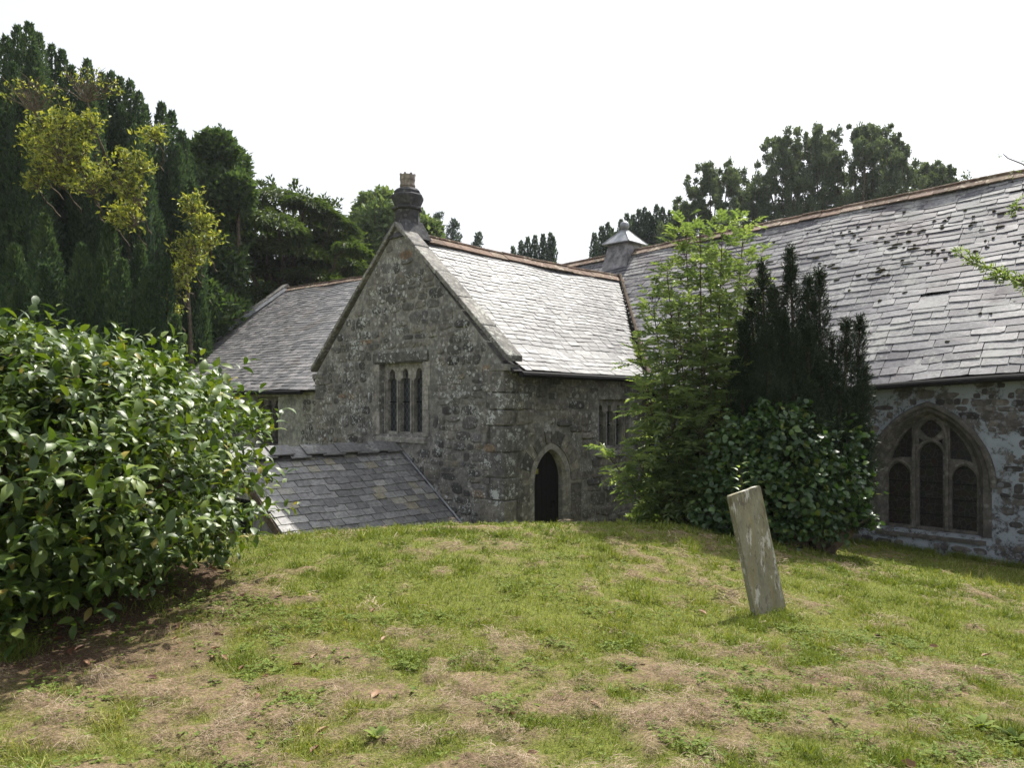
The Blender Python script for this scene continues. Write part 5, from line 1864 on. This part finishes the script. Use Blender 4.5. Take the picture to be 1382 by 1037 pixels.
# low bush at the corner of wing and nave
t = empty("shrub", (2.55, 12.6, gz1(2.55, 12.6)), "low leafy green shrub at the wall foot under the ash", "shrub")
L, mb = Leaves(), MB()
for i, (u, v, Y, r_) in enumerate([(880, 690, 12.2, 20), (910, 682, 12.0, 24), (890, 665, 12.3, 22), (935, 690, 11.8, 24), (865, 702, 12.3, 12)]):
    c = pix(u, v, Y)
    blob(L, c, (r_ / 1000 * Y * 1.1,) * 3, 420, 0.10, 0.5, seed=i, lump=0.5, shell=0.7)
    limb(mb, (2.55, 12.6, gz1(2.55, 12.6)), c, 0.02, 0.008)
mb.build("stem", M['bark'], t)
L.build("foliage", F['ash'], t)

# ------------------------------------------------------------------ big camellia on the left
t = empty("camellia_bush", (-3.9, 5.8, gz1(-3.9, 5.8)), "large glossy-leaved camellia bush overhanging the lawn at the left", "bush")
L, mb = Leaves(), MB()
cb = np.array([-3.95, 5.8, EYE - 0.48])
cr = np.array([1.95, 1.75, 0.95])


def cam_surface(d):
    e = 2.7
    s_ = (np.abs(d[:, 0] / cr[0]) ** e + np.abs(d[:, 1] / cr[1]) ** e + np.abs(d[:, 2] / np.where(d[:, 2] > 0, cr[2], 1.05 - 0.22 * np.clip(d[:, 0], 0, 1))) ** e) ** (-1 / e)
    return s_ * (1 + 0.26 * (fnoise(d * 2.6 + 4, 5, 3) - 0.5) * 2 * 0.8 + 0.10 * (fnoise(d * 7, 15, 2) - 0.5))


gnd = gz1(-3.9, 5.8)
NT_ = 5200
d = rand_unit(NT_)
k = 1 - 0.6 * rng.random(NT_) ** 1.7
tips = cb + d * (cam_surface(d) * k)[:, None]
keep = tips[:, 2] > gnd + 0.06
# the outer leaf sprays reach out irregularly
tips, d = tips[keep], d[keep]
tips = tips + d * (rng.random(len(tips)) ** 5 * 0.36)[:, None]
hub = np.array([-3.9, 5.8, gnd + 0.35])
for i in range(70):
    p = tips[i]
    m0 = hub * 0.5 + p * 0.5 + np.array([0, 0, -0.12])
    pts = [Vector((1 - s_) ** 2 * hub + 2 * s_ * (1 - s_) * m0 + s_ * s_ * p) for s_ in np.linspace(0, 1, 6)]
    mb.tube(pts, [0.024, 0.02, 0.015, 0.011, 0.007, 0.004], 5, cap=False)
for i in range(6):
    limb(mb, (-3.9 + random.uniform(-0.3, 0.3), 5.8 + random.uniform(-0.3, 0.3), gnd - 0.05), hub + np.array([random.uniform(-0.5, 0.5), random.uniform(-0.4, 0.4), 0.35]), 0.06, 0.035, 0.1)
ml = 6
n = len(tips)
tw = norm(d * 0.8 + np.array([0, 0, 0.25]) + rng.normal(size=d.shape) * 0.45)
j = np.tile(np.arange(ml), n)
twr = np.repeat(tw, ml, 0)
ref = norm(np.cross(twr, np.tile(np.array([[0.2, 0.3, 0.93]]), (n * ml, 1))))
ref2 = np.cross(twr, ref)
ang = j * 2.4 + np.repeat(rng.random(n) * 6.28, ml)
P = np.repeat(tips, ml, 0) - twr * (0.035 * j)[:, None]
D = norm(twr * (0.75 - 0.1 * j)[:, None] + (ref * np.cos(ang)[:, None] + ref2 * np.sin(ang)[:, None]) * 0.9 + np.array([0, 0, 0.0]))
U = norm(twr * 0.4 + np.array([0, 0, 1.1]) + rng.normal(size=D.shape) * 0.28)
rn = np.clip(rng.random(n * ml) * 0.9, 0, 0.9)
rn[rng.random(n * ml) < 0.015] = 0.99
L.scatter(P, D, U, 0.118 * (0.45 + 0.65 * rng.random(n * ml) ** 0.8), 0.44 + 0.1 * rng.random(n * ml), T_BROAD, rn)
mb.build("stem", M['bark'], t)
L.build("foliage", F['camellia'], t, True)

# ------------------------------------------------------------------ branch reaching in from the right
t = empty("conifer_tree", (5.9, 5.6, gz1(5.9, 5.6)), "tree just outside the right edge whose thin green sprigs reach in over the roof", "tree")
L, mb = Leaves(), MB()
b0 = np.array([5.9, 5.6, gz1(5.9, 5.6) - 0.1])
top_ = np.array([5.85, 5.6, EYE + 3.4])
limb(mb, b0, top_, 0.09, 0.03, 0.03)
for (p0, p1, leafy, n_) in [((1480, 420), (1296, 344), 1.0, 70), ((1440, 400), (1345, 372), 1.0, 50), ((1460, 300), (1368, 278), 0.8, 40), ((1450, 260), (1354, 208), 0.15, 14), ((1440, 245), (1372, 232), 0.15, 10)]:
    A, B = pix(p0[0], p0[1], 5.55), pix(p1[0], p1[1], 5.3)
    limb(mb, np.array([5.87, 5.6, A[2] - 0.15]), A, 0.02, 0.012, 0.05)
    pts = limb(mb, A, B, 0.010, 0.003, 0.12, 5, 8)
    for i in range(n_):
        s_ = random.random() ** 0.8
        q = A + (B - A) * s_ + rng.normal(size=3) * 0.015
        m_ = 7
        dd = norm(((B - A) / np.linalg.norm(B - A))[None] * 0.7 + rng.normal(size=(m_, 3)) * 0.6)
        L.scatter(q[None] + dd * 0.03 * rng.random((m_, 1)), dd, norm(rng.normal(size=(m_, 3))), 0.045 if leafy > 0.5 else 0.025, 0.22, T_DIAMOND)
mb.build("trunk", M['bark'], t)
L.build("crown", F['ash'], t)

# ------------------------------------------------------------------ grass, hay, weeds, fallen leaves
def in_view(x, y, m=60):
    u = 691 + 1000 * x / y
    return (u > -m) & (u < 1382 + m)


def field(n, y0, y1, dens_pow=1.0):
    y = y0 + (y1 - y0) * rng.random(n) ** dens_pow
    x = (rng.random(n) * (1382 + 640) - 320 - 691) / 1000 * y
    return x, y


def solid(x, y):
    """keeps blades out of the buildings"""
    s_ = (x + 0.132) * SA + (y - 12) * CA
    q_ = -(x + 0.132) * CA + (y - 12) * SA
    a = (s_ > -0.05) & (q_ > -0.05) & (q_ < 6)
    b = (s_ > 4.2)
    c = (s_ > -3.15) & (q_ > 0.95) & (q_ < 4.7)
    return a | b | c


L = Leaves()
for (n, y0, y1, hgt, w) in [(210000, 2.7, 5.5, 0.034, 0.10), (180000, 5.0, 8.5, 0.040, 0.13), (150000, 8.0, 13.2, 0.05, 0.16)]:
    x, y = field(n, y0, y1, 0.9)
    dr = dryness(x, y)
    lt = litter(x, y)
    tuft = fnoise(np.stack([x, y], 1) * 5, 77, 3)
    keep = (rng.random(n) < (1 - 0.66 * dr) * (1 - 0.85 * lt) * np.clip(0.35 + 1.4 * (tuft - 0.3), 0.2, 1)) & ~solid(x, y)
    x, y, dr, tuft = x[keep], y[keep], dr[keep], tuft[keep]
    m_ = len(x)
    lush = np.clip((tuft - 0.55) * 4, 0, 1)
    P = np.stack([x, y, ground_z(x, y) - 0.004], 1)
    D = norm(np.stack([rng.normal(size=m_) * 0.55, rng.normal(size=m_) * 0.55, np.ones(m_)], 1))
    U = rand_unit(m_)
    big = fnoise(np.stack([x, y], 1) * 0.8, 88, 3)
    L.scatter(P, D, U, hgt * (0.5 + 0.9 * rng.random(m_)) * (1 + 0.9 * lush), w, T_BLADE, np.clip(rng.random(m_) * 0.75 + (big - 0.5) * 0.8 + 0.12 + 0.2 * dr, 0, 1))
# longer tufts here and there, and along the foot of the walls
spots = [(20, 880), (30, 890), (8, 900), (1130, 905), (1095, 878), (1110, 890), (705, 985), (640, 905), (1060, 900), (1320, 900), (1250, 940), (455, 790), (1210, 945), (560, 900), (330, 905), (1000, 870), (1170, 925), (1370, 980), (1022, 838), (1035, 833), (1050, 824), (1012, 836), (1060, 820)]
for (u, v) in spots:
    Y = 1.62 * 1000 / (v - 545) * (1 + 0.06 * (u > 900))
    m_ = 240
    x = (u - 691) / 1000 * Y + rng.normal(size=m_) * 0.06
    y = Y + rng.normal(size=m_) * 0.07
    P = np.stack([x, y, ground_z(x, y) - 0.005], 1)
    D = norm(np.stack([rng.normal(size=m_) * 0.5, rng.normal(size=m_) * 0.5, np.ones(m_)], 1))
    L.scatter(P, D, rand_unit(m_), 0.075 * (0.5 + 0.8 * rng.random(m_)), 0.075, T_BLADE, rng.random(m_) * 0.6)
m_ = 9000
rr = 1.8 + 6 * rng.random(m_)
off = 0.12 * rng.random(m_)
for (P0, dv, nv, ln0, ln1) in (((-0.132 + SA * 4.25, 12 + CA * 4.25), (CA, -SA), (-SA, -CA), 1.8, 7.6),):
    rr = ln0 + (ln1 - ln0) * rng.random(m_)
    x, y = P0[0] + dv[0] * rr + nv[0] * off, P0[1] + dv[1] * rr + nv[1] * off
    cl = fnoise(np.stack([x, y], 1) * 3, 91, 3)
    kp = rng.random(m_) < np.clip((cl - 0.42) * 5, 0, 1)
    x, y = x[kp], y[kp]
    k_ = len(x)
    P = np.stack([x, y, ground_z(x, y) - 0.01], 1)
    D = norm(np.stack([rng.normal(size=k_) * 0.35, rng.normal(size=k_) * 0.35, np.ones(k_)], 1))
    L.scatter(P, D, rand_unit(k_), 0.13 * (0.4 + 0.8 * rng.random(k_)), 0.06, T_BLADE, rng.random(k_) * 0.6)
tag(L.build("grass", F['grass']), "short mown grass in uneven green patches over the churchyard lawn", "grass", kind="stuff")

# clover and other tiny herbs spread through the turf
L = Leaves()
for (n, y0, y1) in [(56000, 2.7, 6.0), (43000, 5.5, 10.5)]:
    x, y = field(n, y0, y1, 0.9)
    pa = fnoise(np.stack([x, y], 1) * 2.6, 121, 3)
    pb = fnoise(np.stack([x, y], 1) * 12, 131, 2)
    keep = (rng.random(n) < np.clip((pa - 0.5) * 4.5, 0.03, 1) * np.clip((pb - 0.35) * 3.5, 0, 1)) & ~solid(x, y)
    x, y = x[keep], y[keep]
    m_ = len(x)
    P = np.stack([x, y, ground_z(x, y) + 0.012 + 0.03 * rng.random(m_)], 1)
    a = rng.random(m_) * 6.28
    for q in range(3):
        D = norm(np.stack([np.cos(a + q * 2.1), np.sin(a + q * 2.1), 0.1 + 0.4 * rng.random(m_)], 1))
        U = norm(np.stack([rng.normal(size=m_) * 0.25, rng.normal(size=m_) * 0.25, np.ones(m_)], 1))
        L.scatter(P, D, U, 0.019 * (0.6 + 0.9 * rng.random(m_)), 0.75, T_DIAMOND)
tag(L.build("clover", F['weed']), "clover and tiny broad-leaved herbs spread through the turf", "clover", kind="stuff")

# hay: thin bent strands lying over the dry patches
L = Leaves()
T_STRAND = (np.array([[-0.5, 0, 0], [0.5, 0, 0], [0.5, 0.4, 0.10], [-0.5, 0.4, 0.10], [0.35, 0.75, 0.08], [-0.35, 0.75, 0.08], [0, 1, -0.02]]), np.array([[0, 1, 2], [0, 2, 3], [3, 2, 4], [3, 4, 5], [5, 4, 6]]))
for (n, y0, y1, ln, w) in [(370000, 2.7, 5.5, 0.05, 0.026), (175000, 5.0, 8.5, 0.065, 0.042), (65000, 8.0, 12, 0.08, 0.06)]:
    x, y = field(n, y0, y1, 0.9)
    dr = dryness(x, y)
    pil = fnoise(np.stack([x, y], 1) * 6.5, 55, 3)
    keep = (rng.random(n) < np.clip(dr * 1.1 + 0.04, 0, 1) * np.clip(0.25 + 2.0 * (pil - 0.3), 0.1, 1) * (1 - 0.7 * litter(x, y))) & ~solid(x, y)
    x, y, dr, pil = x[keep], y[keep], dr[keep], pil[keep]
    m_ = len(x)
    hp = np.clip((pil - 0.46) * 0.32, 0, 0.085) * dr
    P = np.stack([x, y, ground_z(x, y) + 0.006 + 0.035 * dr * 0.5 + hp * rng.random(m_)], 1)
    flow = fnoise(np.stack([x, y], 1) * 2.2, 66, 2) * 9 + rng.normal(size=m_) * 0.9
    D = norm(np.stack([np.cos(flow), np.sin(flow), rng.normal(size=m_) * 0.22 + 0.05], 1))
    U = norm(np.stack([rng.normal(size=m_) * 0.5, rng.normal(size=m_) * 0.5, np.ones(m_)], 1))
    L.scatter(P, D, U, ln * (0.4 + 0.9 * rng.random(m_)), w, T_STRAND, np.clip(rng.random(m_) * 0.8 + (pil - 0.4), 0, 1))
tag(L.build("cut_grass", F['hay']), "dry brown cut grass lying in raked drifts on the lawn", "cut grass", kind="stuff")


# broad-leaved weeds, each its own plant
def weed(u, v, nleaf, ln, label=None, upright=0.45, wr=0.36):
    Y = 1.62 * 1000 / (v - 545)
    for _ in range(6):
        x = (u - 691) / 1000 * Y
        Y = (EYE - gz1(x, Y)) * 1000 / (v - 545)
    x = (u - 691) / 1000 * Y
    z = gz1(x, Y)
    L = Leaves()
    a = np.arange(nleaf) * 2.4 + random.random() * 6
    D = norm(np.stack([np.cos(a), np.sin(a), upright + rng.random(nleaf) * 0.5], 1))
    U = norm(np.stack([-np.cos(a) * 0.4, -np.sin(a) * 0.4, np.ones(nleaf)], 1))
    P = np.tile(np.array([[x, Y, z - 0.003]]), (nleaf, 1)) + rng.normal(size=(nleaf, 3)) * np.array([0.012, 0.012, 0.0])
    L.scatter(P, D, U, ln * (0.6 + 0.6 * rng.random(nleaf)), wr, T_BROAD)
    o = L.build("weed", F['weed'], None, True, (x, Y, z))
    tag(o, label or "small broad-leaved weed rosette growing in the short grass", "weed", "broad-leaved weeds in the lawn")


weed(512, 1000, 10, 0.075, "bright green dock seedling in the dry grass near the bottom edge", 0.8, 0.5)
weed(1322, 985, 16, 0.12, "biggest leafy weed at the bottom right of the lawn", 0.6, 0.4)
weed(1368, 1003, 12, 0.11, "leafy weed cut close to the right edge of the lawn", 0.6, 0.4)
for (u, v) in [(858, 866), (880, 872), (905, 880), (842, 858), (868, 890), (920, 868), (895, 868), (850, 905), (690, 888), (712, 892), (660, 905), (675, 880), (555, 905), (590, 915), (445, 895), (430, 905), (412, 898), (545, 890), (610, 905), (575, 880), (470, 890), (500, 905),
               (720, 848), (733, 850), (1130, 825), (1122, 828), (1190, 865), (1040, 905), (1075, 915), (960, 905), (940, 920), (1000, 925), (1230, 960), (1275, 975), (1180, 960), (830, 935), (790, 930), (300, 940), (240, 900), (330, 880), (380, 905), (350, 930), (560, 940), (880, 950), (1140, 790), (1110, 800), (985, 770), (970, 790), (945, 780), (930, 790), (1000, 760)]:
    weed(u + random.uniform(-4, 4), v + random.uniform(-3, 3), random.randint(5, 9), random.uniform(0.045, 0.075))

# fallen leaves
T_CURL = (np.array([[0, 0, 0], [0.45, 0.3, 0.22], [0, 0.35, 0.02], [-0.45, 0.3, 0.22], [0.4, 0.7, 0.3], [0, 0.7, 0.05], [-0.4, 0.7, 0.25], [0, 1, 0.2]]),
          np.array([[0, 1, 2], [0, 2, 3], [1, 4, 5], [1, 5, 2], [2, 5, 6], [2, 6, 3], [4, 7, 5], [5, 7, 6]]))
proto = None
for i in range(85):
    if i < 60:
        u, v = random.uniform(30, 420), random.uniform(735, 930)
    else:
        u, v = random.uniform(300, 1350), random.uniform(800, 1030)
    Y = 1.6 * 1000 / (v - 545)
    x = (u - 691) / 1000 * Y
    if litter([x], [Y])[0] < 0.25 and i < 60 and random.random() < 0.6: continue
    z = gz1(x, Y) + 0.018
    a = random.uniform(0, 6.28)
    L = Leaves()
    L.scatter(np.array([[x, Y, z]]), np.array([[math.cos(a), math.sin(a), random.uniform(-0.1, 0.2)]]), norm(np.array([[random.gauss(0, 0.3), random.gauss(0, 0.3), 1]])), random.uniform(0.055, 0.085), random.uniform(0.4, 0.6), T_CURL)
    tag(L.build("fallen_leaf", F['dead'], None, True, (x, Y, z)), "curled brown fallen leaf lying on the ground", "leaf", "fallen leaves around the big bush and on the lawn")

# ------------------------------------------------------------------ thin summer haze round the whole place
hm = bpy.data.materials.new("thin haze")
hm.use_nodes = True
hn = hm.node_tree.nodes
hn.clear()
ho = hn.new("ShaderNodeOutputMaterial")
hv = hn.new("ShaderNodeVolumePrincipled")
hv.inputs["Color"].default_value = (0.88, 0.93, 1.0, 1)
hv.inputs["Density"].default_value = 0.0003
hv.inputs["Anisotropy"].default_value = 0.45
hm.node_tree.links.new(hv.outputs[0], ho.inputs["Volume"])
mb = MB()
X0 = 1100
mb.hexa([(-X0, -X0, -6), (X0, -X0, -6), (X0, X0, -6), (-X0, X0, -6), (-X0, -X0, 24), (X0, -X0, 24), (X0, X0, 24), (-X0, X0, 24)])
tag(mb.build("haze", hm), "thin pale haze in the air over the churchyard", "haze", kind="stuff")
